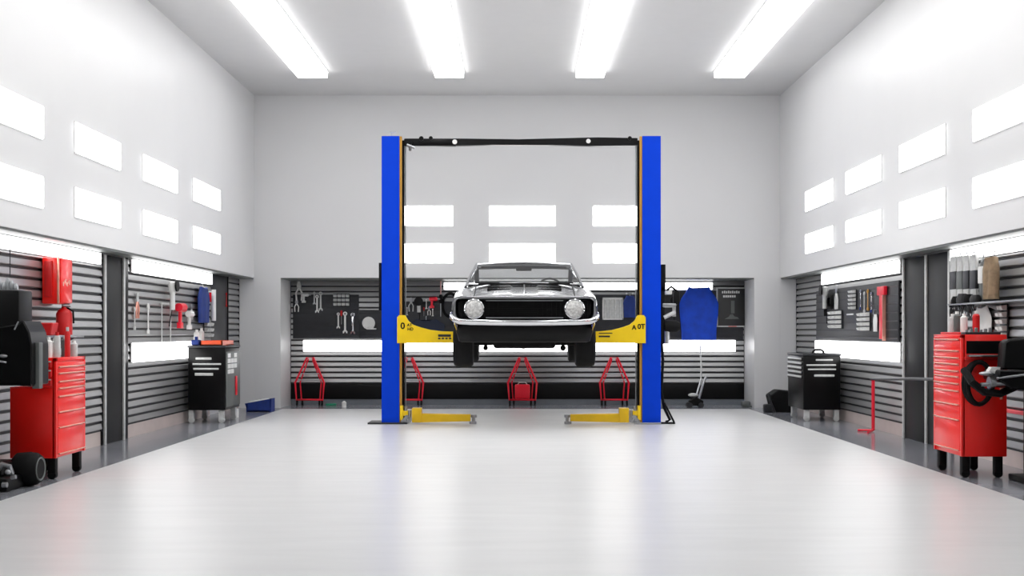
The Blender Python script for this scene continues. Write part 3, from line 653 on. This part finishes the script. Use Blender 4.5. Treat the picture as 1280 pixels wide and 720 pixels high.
# bottles on top of the left red cabinet
CT = .95
for i, (x, y, h, r, m, lb) in enumerate((
  (-3.68, 9.40, .16, .028, 'white', 'white spray bottle on left red cabinet, nearest the camera'),
  (-3.64, 9.47, .20, .026, 'pale', 'tall pale spray can on left red cabinet beside white bottle'),
  (-3.69, 9.55, .15, .028, 'white', 'short white can in the middle of the left red cabinet top'),
  (-3.63, 9.66, .24, .022, 'redd', 'slim red spray can on the far half of left red cabinet'),
  (-3.68, 9.74, .17, .028, 'grey', 'grey spray can on left red cabinet behind the red can'),
  (-3.64, 9.83, .13, .028, 'pale', 'short pale can at far end of left red cabinet top'))):
    spray_can(lb, (x, y, CT), m, h, r, 'pale' if m == 'redd' else 'redd' if i == 1 else 'white')
# lower step: clear jugs and cloth
for i, (x, y, h, m, lb) in enumerate(((-3.80, 9.42, .2, 'pale', 'pale jug on the lower step of left red cabinet'), (-3.88, 9.5, .26, 'white', 'white jug on the lower step of left red cabinet'))):
    t = thing('plastic_jug', lb, 'jug', (0,0,0))
    MB().lathe([(.001,0), (.045,0), (.05,.02), (.05,h*.7), (.03,h*.85), (.018,h*.9), (.001,h*.9)], (0,0,0), 'z', 18).build('jug_body', m, t)
    MB().lathe([(.001,h*.88), (.02,h*.88), (.02,h), (.001,h)], (0,0,0), 'z', 12).build('jug_cap', 'redd', t)
    MB().tube([(.045,0,h*.35), (.075,0,h*.45), (.07,0,h*.68), (.035,0,h*.78)], .008).build('jug_handle', m, t)
    move(t, (x, y, .722))
MB_ = MB().tube([(-.05,0,0),(-.03,0,.12),(.02,.01,.14),(.06,.02,.02)], [.02,.026,.02,.012], flat=.6)
on_top(MB().tube([(-.09,0,.02), (-.05,0,.03), (.0,0,.015), (.06,.01,.03)], [.03,.035,.03,.02]), 'red_glove', 'redf', (-3.78, 9.62, .722), 'red work glove lying on the step of left red cabinet', 'glove')

# black tyre-changing machine cropped by the left edge of the photo
MY = 8.75
def mp(px, py, Y=MY): return P(px, py, Y)
m0 = thing('black_tyre_changer', 'black tyre changing machine at the left edge beside red cabinet', 'tyre changer', (-3.85, MY, 0))
def bx(b, p0, p1, q0, q1, ya, yb, bev=.01, mi=0):
    a = mp(p0, q1, ya); c = mp(p1, q0, ya); b.box(a.x, c.x, ya, yb, a.z, c.z, bev=bev, mi=mi)
b = MB(); bx(b, -40, 24, 362, 425, MY, MY+.25, .02); b.build('upper_head', 'black', m0)
b = MB().prism([tuple((mp(x, y).x, mp(x, y).z)) for x, y in ((-40,415), (24,405), (30,400), (38,415), (41,432), (41,482), (-40,482))], MY-.02, MY+.3, 'xz', bev=.01); b.build('lower_head', 'blackg', m0)
b = MB(); bx(b, 40, 49, 428, 486, MY+.05, MY+.12, .005); b.build('side_post', 'grey', m0)
b = MB(); bx(b, -60, -22, 380, 612, MY, MY+.3, .02); b.build('rear_column', 'black', m0)
b = MB(); a = mp(0, 452, MY-.02)
b.tube([mp(-12, 450, MY-.04), mp(2, 452, MY-.05), mp(8, 453, MY-.04)], .008).tube([mp(18, 412, MY-.03), mp(23, 402, MY-.03)], .006).sphere(mp(4, 445, MY-.03), .02, (1.6,1,.7)); b.build('control_lever', 'steel', m0)
b = MB().box(mp(-60,0).x, mp(20,0).x, MY-.15, MY+.35, .0, .10, bev=.02).box(mp(-60,0).x, mp(8,0).x, MY-.08, MY+.25, .1, .2, bev=.03); b.build('machine_base', 'black', m0)
c0 = mp(22, 590, MY); c0.z = .15
ty = MB().lathe([(.06,-.11), (.1,-.11), (.12,-.09), (.127,0), (.12,.05), (.1,.08), (.06,.08)], (c0.x, MY+.22, .127), 'x', 30).build('roller_tyre', 'rubber', m0)
MB().lathe([(.001,.05), (.05,.05), (.085,.075), (.09,.07), (.09,.0), (.001,.0)], (c0.x+.012, MY+.22, .127), 'x', 24).build('roller_rim', 'grey', ty)
b = MB().tube([mp(-5, 590, MY-.12), mp(3, 580, MY-.14), mp(12, 583, MY-.14), mp(15, 592, MY-.1)], .018).sphere(mp(10, 590, MY-.14), .022).cyl(mp(14, 597, MY-.12), mp(20, 596, MY-.12), .015).cyl(mp(3, 606, MY-.15), mp(9, 606, MY-.15), .02); b.build('foot_pedals', 'steel', m0)
b = MB()
for k, (x, hh) in enumerate(((-6,.05), (0,.08), (5,.06), (10,.09), (15,.07), (20,.05))):
    p = mp(x, 362, MY+.1); b.lathe([(.001,0), (.018,0), (.018,hh*.6), (.009,hh), (.001,hh)], (p.x, MY+.1, p.z-.004), 'z', 12)
b.build('adapter_cones', 'steel', m0)

# ------------------------------------------------------------ right foreground
# black coiled hose on the end of the right red cabinet
EY = 9.43
ctr = Vector((3.60, EY-.035, .75))
b = MB()
for k in range(3): b.tube([ctr+Vector((math.cos(a)*(.115-.012*k), -.012*k, math.sin(a)*.165+.0)) for a in [2*PI*j/28 for j in range(28)]], .018, closed=True)
t = tag(b.build('coiled_hose', 'rubber', base=(3.6, EY, .75)), 'black coiled hose hanging on end of right red cabinet', 'hose')
# small bench vise with black arm machine, cropped by the right edge
RY = 9.05
m1 = thing('black_wheel_balancer', 'black wheel balancing machine at the right edge of photo', 'wheel balancer', (4.0, RY, 0))
def rp(px, py, Y=RY): return P(px, py, Y)
b = MB().prism([(rp(x, y).x, rp(x, y).z) for x, y in ((1256,428), (1262,424), (1330,420), (1330,470), (1275,462), (1253,462))], RY, RY+.12, 'xz', bev=.012); b.build('display_hood', 'black', m1)
b = MB().prism([(rp(x, y).x, rp(x, y).z) for x, y in ((1246,462), (1330,466), (1330,492), (1262,486), (1244,474))], RY-.05, RY+.25, 'xz', bev=.01); b.build('balancer_body', 'blackg', m1)
b = MB().cyl(rp(1226, 481, RY-.02), rp(1262, 479, RY-.02), .016).cyl(rp(1246, 473, RY-.04), rp(1285, 468, RY-.06), .01).lathe([(.001,0), (.05,.0), (.03,.05), (.001,.05)], rp(1236, 479, RY-.02), 'x', 18).sphere(rp(1233, 467, RY-.02), .035, (1.6,1,.5)); b.build('spindle', 'steel', m1)
b = MB().tube([rp(1205, 462, RY+.1), rp(1215, 478, RY+.0), rp(1230, 490, RY), rp(1250, 492, RY+.05), rp(1268, 484, RY+.1)], .03).build('wheel_guard', 'rubber', m1)
px_ = rp(1300, 0).x
MB().box(px_-.05, px_+.16, RY+.03, RY+.2, .04, .75, bev=.02).box(px_-.12, px_+.2, RY-.05, RY+.3, 0, .05, bev=.01).build('pedestal', 'black', m1)
MB().prism([(rp(x, y).x, rp(x, y).z) for x, y in ((1236,466), (1241,459), (1252,459), (1250,468))], RY+.02, RY+.08, 'xz').build('tool_tray', 'white', m1)
# long bar on a red post
t = thing('red_post_with_bar', 'slim red post with a long dark bar reaching to right red cabinet', 'stand', (4.05, 13.8, 0))
pp = Vector((4.08, 13.8, 0))
MB().tube([pp+Vector((0,0,.02)), pp+Vector((0,0,.62))], .02).tube([pp+Vector((-.14,.12,.012)), pp+Vector((0,0,.02)), pp+Vector((-.12,-.2,.012))], .012).build('post', 'redf', t)
MB().tube([pp+Vector((0,.1,.605)), (3.98, 13.2, .63), (3.7, 11.3, .71), (3.5, 10.09, .752)], .014).build('long_bar', 'board', t)
# shelf and tools on the right near bay
t = thing('wall_shelf', 'narrow grey bracket shelf on right wall above the red cabinet', 'shelf', (RW, 11.2, 1.38))
MB().box(4.0, RW-.002, 9.0, 11.2, 1.395, 1.41, bev=.003).build('shelf_board', 'steel', t)
for y in (9.6, 10.4, 11.1): MB().prism([(RW-.002, 1.395), (4.04, 1.395), (RW-.002, 1.31)], y, y+.015, 'xz').build('bracket', 'steel', t)
def hang(o, side, px, py, d=0):
    """place a wall-hung thing by where it hangs: its origin on the wall surface"""
    if side == 'L': Y = (-LW-d)*F/(CX-px); return move(o, (LW+d, Y, H+(CY-py)*Y/F), PI/2)
    if side == 'R': Y = (RW-d)*F/(px-CX); return move(o, (RW-d, Y, H+(CY-py)*Y/F), -PI/2)
    Y = PW-d; return move(o, ((px-CX)*Y/F, Y, H+(CY-py)*Y/F), 0)
# hand tools: authored facing -y, hung at origin, hanging down
def wrench(label, L=.2, m='chrome', group=None, cat='wrench'):
    w1 = L*.045
    b = MB().box(-w1, w1, -.016, -.008, -L*.86, -L*.14, bev=.002)
    b.tube([(math.cos(a)*L*.075, -.012, -L*.08+math.sin(a)*L*.075) for a in [2*PI*k/12 for k in range(12)]], L*.03, seg=6, closed=True)
    b.prism([(-L*.05,-L*.84), (-L*.11,-L*.9), (-L*.1,-L), (-L*.04,-L*.97), (-L*.03,-L*.91), (L*.03,-L*.91), (L*.04,-L*.97), (L*.1,-L), (L*.11,-L*.9), (L*.05,-L*.84)], -.018, -.006, 'xz')
    b.cyl((0, .0, -L*.08), (0, -.022, -L*.08), .006, seg=8)
    return tag(b.build('wrench', m), label, cat, group)
def pliers(label, L=.2, m='steel', hm='white', group=None):
    t = thing('pliers', label, 'pliers', (0,0,0), group)
    MB().prism([(-.012*L/.2,0), (.012*L/.2,0), (L*.13,-L*.25), (L*.05,-L*.4), (-L*.05,-L*.4), (-L*.13,-L*.25)], -.022, -.008, 'xz', bev=.002).cyl((0,0,-L*.05),(0,-.02,-L*.05),.005).build('jaw', m, t)
    for s in (-1, 1): MB().tube([(s*L*.03,-.015,-L*.36), (s*L*.16,-.015,-L*.6), (s*L*.13,-.015,-L)], L*.045).build('grip', hm, t)
    return t
def screwdriver(label, L=.2, hm='redd', group=None):
    t = thing('screwdriver', label, 'screwdriver', (0,0,0), group)
    MB().cyl((0,-.02,-L*.4), (0,-.02,-L), L*.022, seg=8).build('shaft', 'steel', t)
    MB().lathe([(.001,0), (L*.07,-L*.02), (L*.08,-L*.2), (L*.05,-L*.4), (.001,-L*.42)], (0,-.02,0), 'z', 12).cyl((0,0,-L*.36),(0,-.02,-L*.36),.004).build('handle', hm, t)
    return t
def hook_tool(label, L, m='white', m2='black'):
    t = thing('grinder', label, 'power tool', (0,0,0))
    MB().lathe([(.001,0), (.045,-.01), (.05,-.08), (.03,-L*.45), (.03,-L), (.001,-L)], (0,-.055,0), 'z', 14).cyl((0,0,-.05),(0,-.05,-.05),.01).build('tool_body', m, t)
    MB().lathe([(.001,-.03), (.07,-.03), (.07,-.01), (.001,-.01)], (0,-.09,-.05), 'y', 20).build('disc', m2, t)
    MB().tube([(0,-.05,-L), (.01,-.03,-L-.08), (-.02,-.02,-L-.2)], .006).build('cord', 'rubber', t)
    return t
def drill(label, m='redd', sc=1.0):
    t = thing('cordless_drill', label, 'drill', (0,0,0))
    MB().lathe([(.001,-.09*sc), (.032*sc,-.085*sc), (.036*sc,.04*sc), (.02*sc,.06*sc), (.001,.06*sc)], (0,-.05,-.04*sc), 'x', 14).box(-.06*sc, -.02*sc, -.066, -.034, -.16*sc, -.05*sc, bev=.008).box(-.08*sc, .0, -.075, -.025, -.20*sc, -.155*sc, bev=.006).cyl((0,0,-.04*sc),(0,-.05,-.04*sc),.008).build('drill_body', m, t)
    MB().cyl((.055*sc,-.05,-.04*sc), (.10*sc,-.05,-.04*sc), .014*sc).build('chuck', 'steel', t)
    return t
def coat(label, W, Hh, m, name='work_jacket', cat='jacket', thick=.09, group=None):
    t = thing(name, label, cat, (0,0,0), group)
    rows = []
    n = 15
    for i in range(11):
        k = i/10; z = -Hh*k; ww = W/2*(.55+.45*min(1, k*4)) * (1+.06*math.sin(k*5))
        row = []
        for j in range(2*n):
            a = 2*PI*j/(2*n); x = math.cos(a); y = math.sin(a)
            fold = 1+.18*math.sin(a*7+k*2)*min(1, k*2)
            row.append((x*ww, -thick/2-.002+y*thick/2*.9*(fold if y < 0 else 1), z+(.03*W*math.cos(a*2) if i == 0 else 0)))
        rows.append(row)
    b = MB().grid(rows, closed=True)
    bb = bmesh.new(); bb.faces.new([bb.verts.new(p) for p in rows[0]]); b._add(bb)
    bb = bmesh.new(); bb.faces.new([bb.verts.new(p) for p in rows[-1]]); b._add(bb)
    b.build('garment', m, t, smooth=60)
    MB().tube([(0,-.004,.05), (0,-.03,.06), (0,-.04,.0)], .006).build('hanging_loop', 'steel', t)
    return t
def bin_rack(label, cols, rws, W, Hh, m='white', name='parts_rack', cat='parts rack', group=None):
    t = thing(name, label, cat, (0,0,0), group)
    MB().box(-W/2, W/2, -.012, -.001, -Hh, 0, bev=.002).build('back_plate', 'board', t)
    b = MB(); cw, rh = W/cols, Hh/rws
    for i in range(cols):
        for j in range(rws):
            x = -W/2+cw*(i+.5); z = -rh*(j+.5); b.prism([(-.012, z-rh*.38), (-.05, z-rh*.3), (-.06, z+rh*.2), (-.012, z+rh*.36)], x-cw*.4, x+cw*.4, 'yz')
    b.build('bins', m, t); return t
def hose_loop(label, R, m='pale', name='hose_loop', n=3, cat='hose', sq=1):
    b = MB()
    for k in range(n): b.tube([(math.cos(a)*R*(1-.12*k), -.02-.014*k, -R*sq+math.sin(a)*R*sq*(1-.12*k)) for a in [2*PI*j/24 for j in range(24)]], R*.09, closed=True)
    b.cyl((0,0,-R*.1), (0,-.06,-R*.1), .008)
    return tag(b.build(name, m), label, cat)

D = .024
# back wall, left of the lift
hang(pliers('white-gripped pliers hanging high at left end of back wall', .3, 'pale', 'white'), 'B', 374, 352, D)
hang(pliers('small pale pliers hanging low at left end of back wall', .2, 'steel', 'white'), 'B', 371, 374, D)
hang(drill('small grey drill hanging below pliers at left end of back wall', 'pale', .8), 'B', 383, 366, D)
for px, lb in ((393, 'short'), (401, 'long')): hang(wrench('%s pale wrench, one of a close pair on leftmost back board' % lb, .30 if px > 395 else .2, 'pale'), 'B', px, 365, D)
hang(wrench('pale wrench hung lower between the close pair on leftmost back board', .28, 'white'), 'B', 396.5, 369, D)
hang(bin_rack('pale rack of small parts on back wall above three hanging tools', 4, 3, .26, .2, 'pale'), 'B', 427, 367, D)
hang(wrench('bright wrench below pale parts rack, left of three', .25, 'white'), 'B', 423, 391, D)
hang(wrench('bright wrench below pale parts rack, middle of three', .34, 'white'), 'B', 431.5, 390, D)
hang(wrench('bright wrench below pale parts rack, right of three', .34, 'chrome'), 'B', 441, 391, D)
hang(screwdriver('red-handled screwdriver hanging among wrenches left of lift', .22, 'redd'), 'B', 427, 388, D)
t = hang(thing('dial_gauge', 'round white dial gauge on the low dark board left of lift', 'gauge'), 'B', 461, 396, D)
MB().lathe([(.08,0), (.1,-.01), (.1,-.035), (.085,-.04), (.08,-.03)], (0,0,-.1), 'y', 24).build('gauge_ring', 'white', t)
MB().lathe([(.001,-.005), (.082,-.005), (.082,-.028), (.001,-.028)], (0,0,-.1), 'y', 24).build('gauge_face', 'board', t)
MB().box(-.01, .06, -.034, -.03, -.13, -.115).box(-.006, .006, -.034, -.03, -.1, -.04).box(-.03, .12, -.04, -.01, -.2, -.18, bev=.004).sphere((.03,-.025,-.165), .035, (1.5,.6,.7)).build('gauge_needle', 'white', t)
# back wall, between left post and car
hang(pliers('pale pliers beside the left lift post above yellow arm', .22, 'steel', 'pale'), 'B', 514, 372, D)
hang(hook_tool('pale upright grinder hanging between left lift post and car', .22, 'pale'), 'B', 524, 373, D)
hang(wrench('short pale wrench right of the pale grinder', .16, 'white'), 'B', 533, 374, D)
hang(drill('red drill hanging between left lift post and car', 'redf', .9), 'B', 543, 371, D)
hang(wrench('short bright wrench under the red drill', .12, 'white'), 'B', 541, 386, D)
hang(screwdriver('black screwdriver hanging next to the car roof', .35, 'rubber'), 'B', 551, 368, D)
hang(hose_loop('loose black hose loop behind the left front fender', .13, 'rubber', 'hose_loop', 2, sq=1.5), 'B', 563, 366, D)
t = hang(thing('strip_thermometer', 'thin white upright strip on back wall above black screwdriver', 'gauge'), 'B', 551, 348, .0)
MB().box(-.01, .01, -.012, 0, -.28, 0, bev=.003).build('strip', 'white', t); MB().box(-.004, .004, -.0135, -.011, -.26, -.04).build('tube', 'redd', t)
hang(wrench('short pale wrench beside the left lift post, under pale pliers', .13, 'pale'), 'B', 509, 384, D)
hang(pliers('tiny white-gripped pliers between red drill and pale grinder', .14, 'steel', 'white'), 'B', 536.5, 383, D)
hang(screwdriver('short red-handled screwdriver left of the red drill', .14, 'redd'), 'B', 530, 384, D)
# navy cloth
hang(coat('dark navy cloth hanging behind the left yellow arm', .55, .27, 'navy', 'navy_cloth', 'cloth', .04), 'B', 533, 400, D)
# between car and right post: a rack of wrenches
t = hang(thing('wrench_rack', 'white wrench rack between the car and right lift post', 'wrench rack'), 'B', 766, 372, D)
MB().box(-.16, .16, -.01, -.001, -.35, 0, bev=.003).build('back_plate', 'pale', t)
MB().box(-.165, .165, -.02, -.008, -.03, 0).box(-.165, .165, -.02, -.008, -.35, -.33).box(-.165, -.15, -.02, -.008, -.35, 0).box(.15, .165, -.02, -.008, -.35, 0).build('rim', 'white', t)
w0 = None
for r in range(3):
    for k in range(4):
        loc = Vector(((757+k*6-CX)*(PW-D-.01)/F, PW-D-.009, H+(CY-374-r*8.6)*PW/F))
        if w0 is None: w0 = wrench('short bright wrench hanging in the white rack beside right post', .105, 'white', 'wrenches in the white rack'); move(w0, loc)
        else: dup(w0, None, loc)
hang(coat('dark blue work jacket between white wrench rack and right post', .2, .34, 'blued'), 'B', 787, 370, D)
for k, px in enumerate((783, 791)): hang(tag(MB().lathe([(.001,0), (.016,0), (.016,-.03), (.001,-.03)], (0,0,0), 'y', 12).build('coat_hook', 'white'), 'white coat hook above dark blue jacket, %s one' % ('left', 'right')[k], 'hook'), 'B', px, 367, D)
# right of the post
hang(coat('large bright blue coverall hanging right of the lift', .58, .82, 'blueb', 'blue_coverall', 'coverall', .1), 'B', 873, 360, .046)
hang(hook_tool('pale grinder hanging between right lift post and blue coverall', .3, 'pale'), 'B', 842, 372, D)
t = hang(thing('framed_poster', 'framed black poster with pale writing at right end of back wall', 'poster'), 'B', 914, 360, D)
MB().box(-.22, .22, -.015, -.002, -.6, 0).build('print', 'picture', t)
MB().box(-.235, -.215, -.03, 0, -.615, .01, bev=.003).box(.215, .235, -.03, 0, -.615, .01, bev=.003).box(-.235, .235, -.03, 0, -.615, -.595, bev=.003).box(-.235, .235, -.03, 0, -.01, .01, bev=.003).build('frame', 'pale', t)
b = MB(); x = -.15
for k in range(9): b.box(x, x+.022, -.018, -.0145, -.085, -.05+.006*(k % 2)); x += .032
x = -.13
for k in range(6): b.box(x, x+.026, -.018, -.0145, -.15, -.115); x += .034
b.build('lettering', 'white', t)
MB().prism([(-.11,-.49), (.12,-.49), (.10,-.46), (.05,-.45), (.02,-.41), (-.02,-.42), (-.04,-.455)], -.018, -.0145, 'xz').box(-.005, .05, -.017, -.0145, -.40, -.2).build('pictured_silhouette', 'grey', t)
MB().box(-.05, .08, -.032, -.029, -.612, -.6).build('red_mark', 'redd', t)

# left wall far bay
hang(pliers('red-gripped pliers beside the black post on left wall', .28, 'pale', 'pink'), 'L', 170, 366, .003)
hang(wrench('pale wrench below red-gripped pliers on left wall', .25, 'pale'), 'L', 167, 384, .003)
hang(wrench('long thin pale wrench right of the pliers on left wall', .34, 'white'), 'L', 184, 380, .003)
hang(hook_tool('white and black grinder hanging highest on left wall', .34, 'white'), 'L', 210, 352, .003)
hang(tag(MB().cyl((-.0,-.02,0),(0,-.02,-.5),.008).cyl((-.35,-.02,-.05),(-.35,-.02,-.5),.006).box(-.36,.01,-.024,-.001,-.05,-.03).box(-.36,.01,-.024,-.001,-.5,-.49).build('measuring_frame','pale'), 'thin pale rod frame hanging below the highest grinder', 'frame'), 'L', 211, 376, .003)
hang(drill('red drill hanging on the left wall', 'redf', 1.6), 'L', 222, 378, .003)
hang(drill('white drill hanging below left of the blue jacket', 'white', 1.2), 'L', 233, 388, .003)
hang(pliers('pale pliers between the red drill and blue jacket', .2, 'steel', 'pale'), 'L', 238, 380, .003)
hang(coat('navy blue work jacket hanging on left wall', .5, .46, 'blued'), 'L', 250, 360, .003)
hang(tag(MB().cyl((0,-.11,0),(0,-.11,-.42),.03).cyl((0,0,-.03),(0,-.11,-.03),.01).build('white_tube','white'), 'white tube hanging in front of the navy jacket', 'tube'), 'L', 257, 362, .003)
hang(screwdriver('large red-handled screwdriver right of navy jacket', .36, 'redf'), 'L', 262, 364, .003)
hang(wrench('small red wrench on the dark upright board', .2, 'redd'), 'L', 282, 366, .002)
hang(bin_rack('pale parts rack low on left wall above black cart', 3, 3, .36, .22, 'pale'), 'L', 258.5, 402, .002)
# right wall far bay
hang(hook_tool('grey grinder at far end of the right tool board', .3, 'pale'), 'R', 1036, 358, D)
hang(pliers('white-gripped pliers on right tool board above left grid rack', .32, 'steel', 'white'), 'R', 1047, 356, D)
hang(pliers('dark-gripped pliers on the far end of right tool board', .25, 'steel', 'rubber'), 'R', 1033, 372, D)
hang(hose_loop('coiled black air hose on the right tool board', .12, 'rubber', 'air_hose', 3, sq=.8), 'R', 1041, 368, D)
hang(bin_rack('pale upright parts rack in the middle of right tool board', 2, 5, .22, .25, 'pale'), 'R', 1068, 362, D)
for k, px in enumerate((1077, 1081.5, 1086, 1090.5)):
    hang(wrench('%s wrench in the row on the right tool board' % ('first', 'second', 'third', 'fourth')[k], .25, ('chrome', 'pale', 'gold', 'chrome')[k], None), 'R', px, 362+(k % 2)*3, D)
hang(bin_rack('white grid rack low on right tool board, the farther one', 3, 4, .55, .24, 'white', 'grid_rack', 'grid rack'), 'R', 1046, 388, D)
hang(bin_rack('white grid rack low on right tool board, the nearer one', 3, 4, .42, .23, 'white', 'grid_rack', 'grid rack'), 'R', 1082, 390, D)
t = hang(thing('red_spirit_level', 'long red upright tool hanging near end of right tool board', 'level'), 'R', 1105, 358, D)
MB().box(-.06, .06, -.04, 0, -.6, -.0, bev=.006).build('level_body', 'redf', t); MB().box(-.13, .13, -.045, -.002, -.10, -.0, bev=.006).build('cross_head', 'redf', t); MB().box(.06, .075, -.04, -.002, -.62, -.08).build('bright_edge', 'pink', t)
hang(coat('small white cloth hanging beside the red upright tool', .14, .2, 'white', 'white_cloth', 'cloth', .03), 'R', 1096, 393, D)
t = hang(thing('label_strip', 'thin white strip between the two white grid racks', 'strip'), 'R', 1063, 392, D)
MB().box(-.15, .15, -.01, 0, -.02, 0, bev=.002).build('strip', 'white', t)
# right wall near bay: knife-like tool rolls, bags
for k, (px, w_, m, lb) in enumerate(((1195, .16, 'board', 'farthest'), (1203, .14, 'grey', 'second farthest'), (1211, .14, 'board', 'third farthest'), (1220, .14, 'board', 'nearest'))):
    t = hang(thing('tool_sleeve', 'hanging clear-topped tool sleeve with dark band, %s of four' % lb, 'tool sleeve', (0,0,0), 'tool sleeves on right wall'), 'R', px, 321-k*.8, .046)
    MB().box(-w_/2, w_/2, -.03, 0, -.42, 0, bev=.006).build('sleeve', 'pale', t)
    MB().box(-w_/2-.003, w_/2+.003, -.034, 0, -.31, -.14, bev=.006).build('band', m, t)
    MB().tube([(-w_*.2,-.02,.0), (0,-.02,.03), (w_*.2,-.02,.0)], .005).build('loop', 'steel', t)
hang(coat('brown canvas bag hanging on right wall, nearer one', .24, .36, 'brown', 'canvas_bag', 'bag', .12), 'R', 1248, 322, .046)
t = coat('greyish canvas bag with white tag between brown bag and tool sleeves', .2, .34, 'grey', 'canvas_bag', 'bag', .05)
MB().box(-.05,.05,-.066,-.05,-.2,-.05,bev=.004).build('paper_tag','white',t)
hang(t, 'R', 1234, 326, .046)
# cords holding the bags
# things on the shelf and cabinet top, right
SZ = 1.41
for k, (y, m, r, h) in enumerate(((11.12, 'rubber', .06, .07), (10.97, 'seat', .065, .09), (10.82, 'rubber', .06, .08), (10.66, 'seat', .06, .07))):
    r *= .8
    t = on_top(MB().lathe([(.001,0), (r,0), (r*1.05,h*.5), (r*.7,h), (.001,h)], (0,0,0), 'z', 16), 'dark_tin', m, (4.06, y, SZ), 'squat dark tin on right wall shelf, %s' % near[3-k], 'tin', 'dark tins on the right wall shelf')
for k, y in enumerate((11.14, 11.0, 10.85, 10.7)):
    tag(move(hose_loop('x', .06, 'seat', 'hose_clamp', 2, sq=1), (4.06, y, 1.392), -PI/2), 'dark ring hanging from shelf edge on right wall, %s' % near[3-k], 'ring', 'rings under the right wall shelf')
RT = 1.15
for k, (x, y, h, m, lb) in enumerate(((3.6, 9.95, .15, 'pale', 'pale spray can at far end of right red cabinet top'), (3.6, 9.85, .17, 'grey', 'grey spray can beside the pale can on right red cabinet'), (3.62, 9.75, .15, 'white', 'white spray can in middle of right red cabinet top'), (3.7, 9.7, .17, 'redd', 'red spray can near the middle of right red cabinet top'))):
    spray_can(lb, (x, y, RT), m, h, .028, 'white')
t = thing('socket_tray', 'dark tray of steel sockets on near end of right red cabinet', 'socket tray', (3.66, 9.51, 1.13))
MB().box(3.52, 3.8, 9.45, 9.55, 1.13, 1.15, bev=.003).build('tray', 'board', t)
b = MB()
for k in range(7): MB.cyl(b, (3.55+k*.037, 9.5, 1.148), (3.55+k*.037, 9.5, 1.148+.02+.008*(k % 3)), .013, seg=10)
b.build('sockets', 'steel', t)
hang(coat('white paper towel bundle hanging under the right shelf', .4, .34, 'white', 'white_towel', 'towel', .04), 'R', 1231, 384, .003)
hang(bin_rack('white and black parts rack on right wall near photo edge', 2, 6, .16, .36, 'white'), 'R', 1256, 380, .003)
# low red hose rail on right wall
t = thing('red_rail', 'low red rail along slats at right edge behind red cabinet', 'rail', (RW, 10, .47))
MB().box(RW-.03, RW-.001, 9.2, 10.55, .46, .495, bev=.006).build('rail', 'redf', t)
# light upper clutter: cords on slats near bay left
hang(tag(MB().tube([(0,-.006,0),(0,-.01,-.12),(.01,-.006,-.3)], .004).build('cord','board'), 'thin cord hanging from top of the left near bay', 'cord'), 'L', 11, 300, .04)
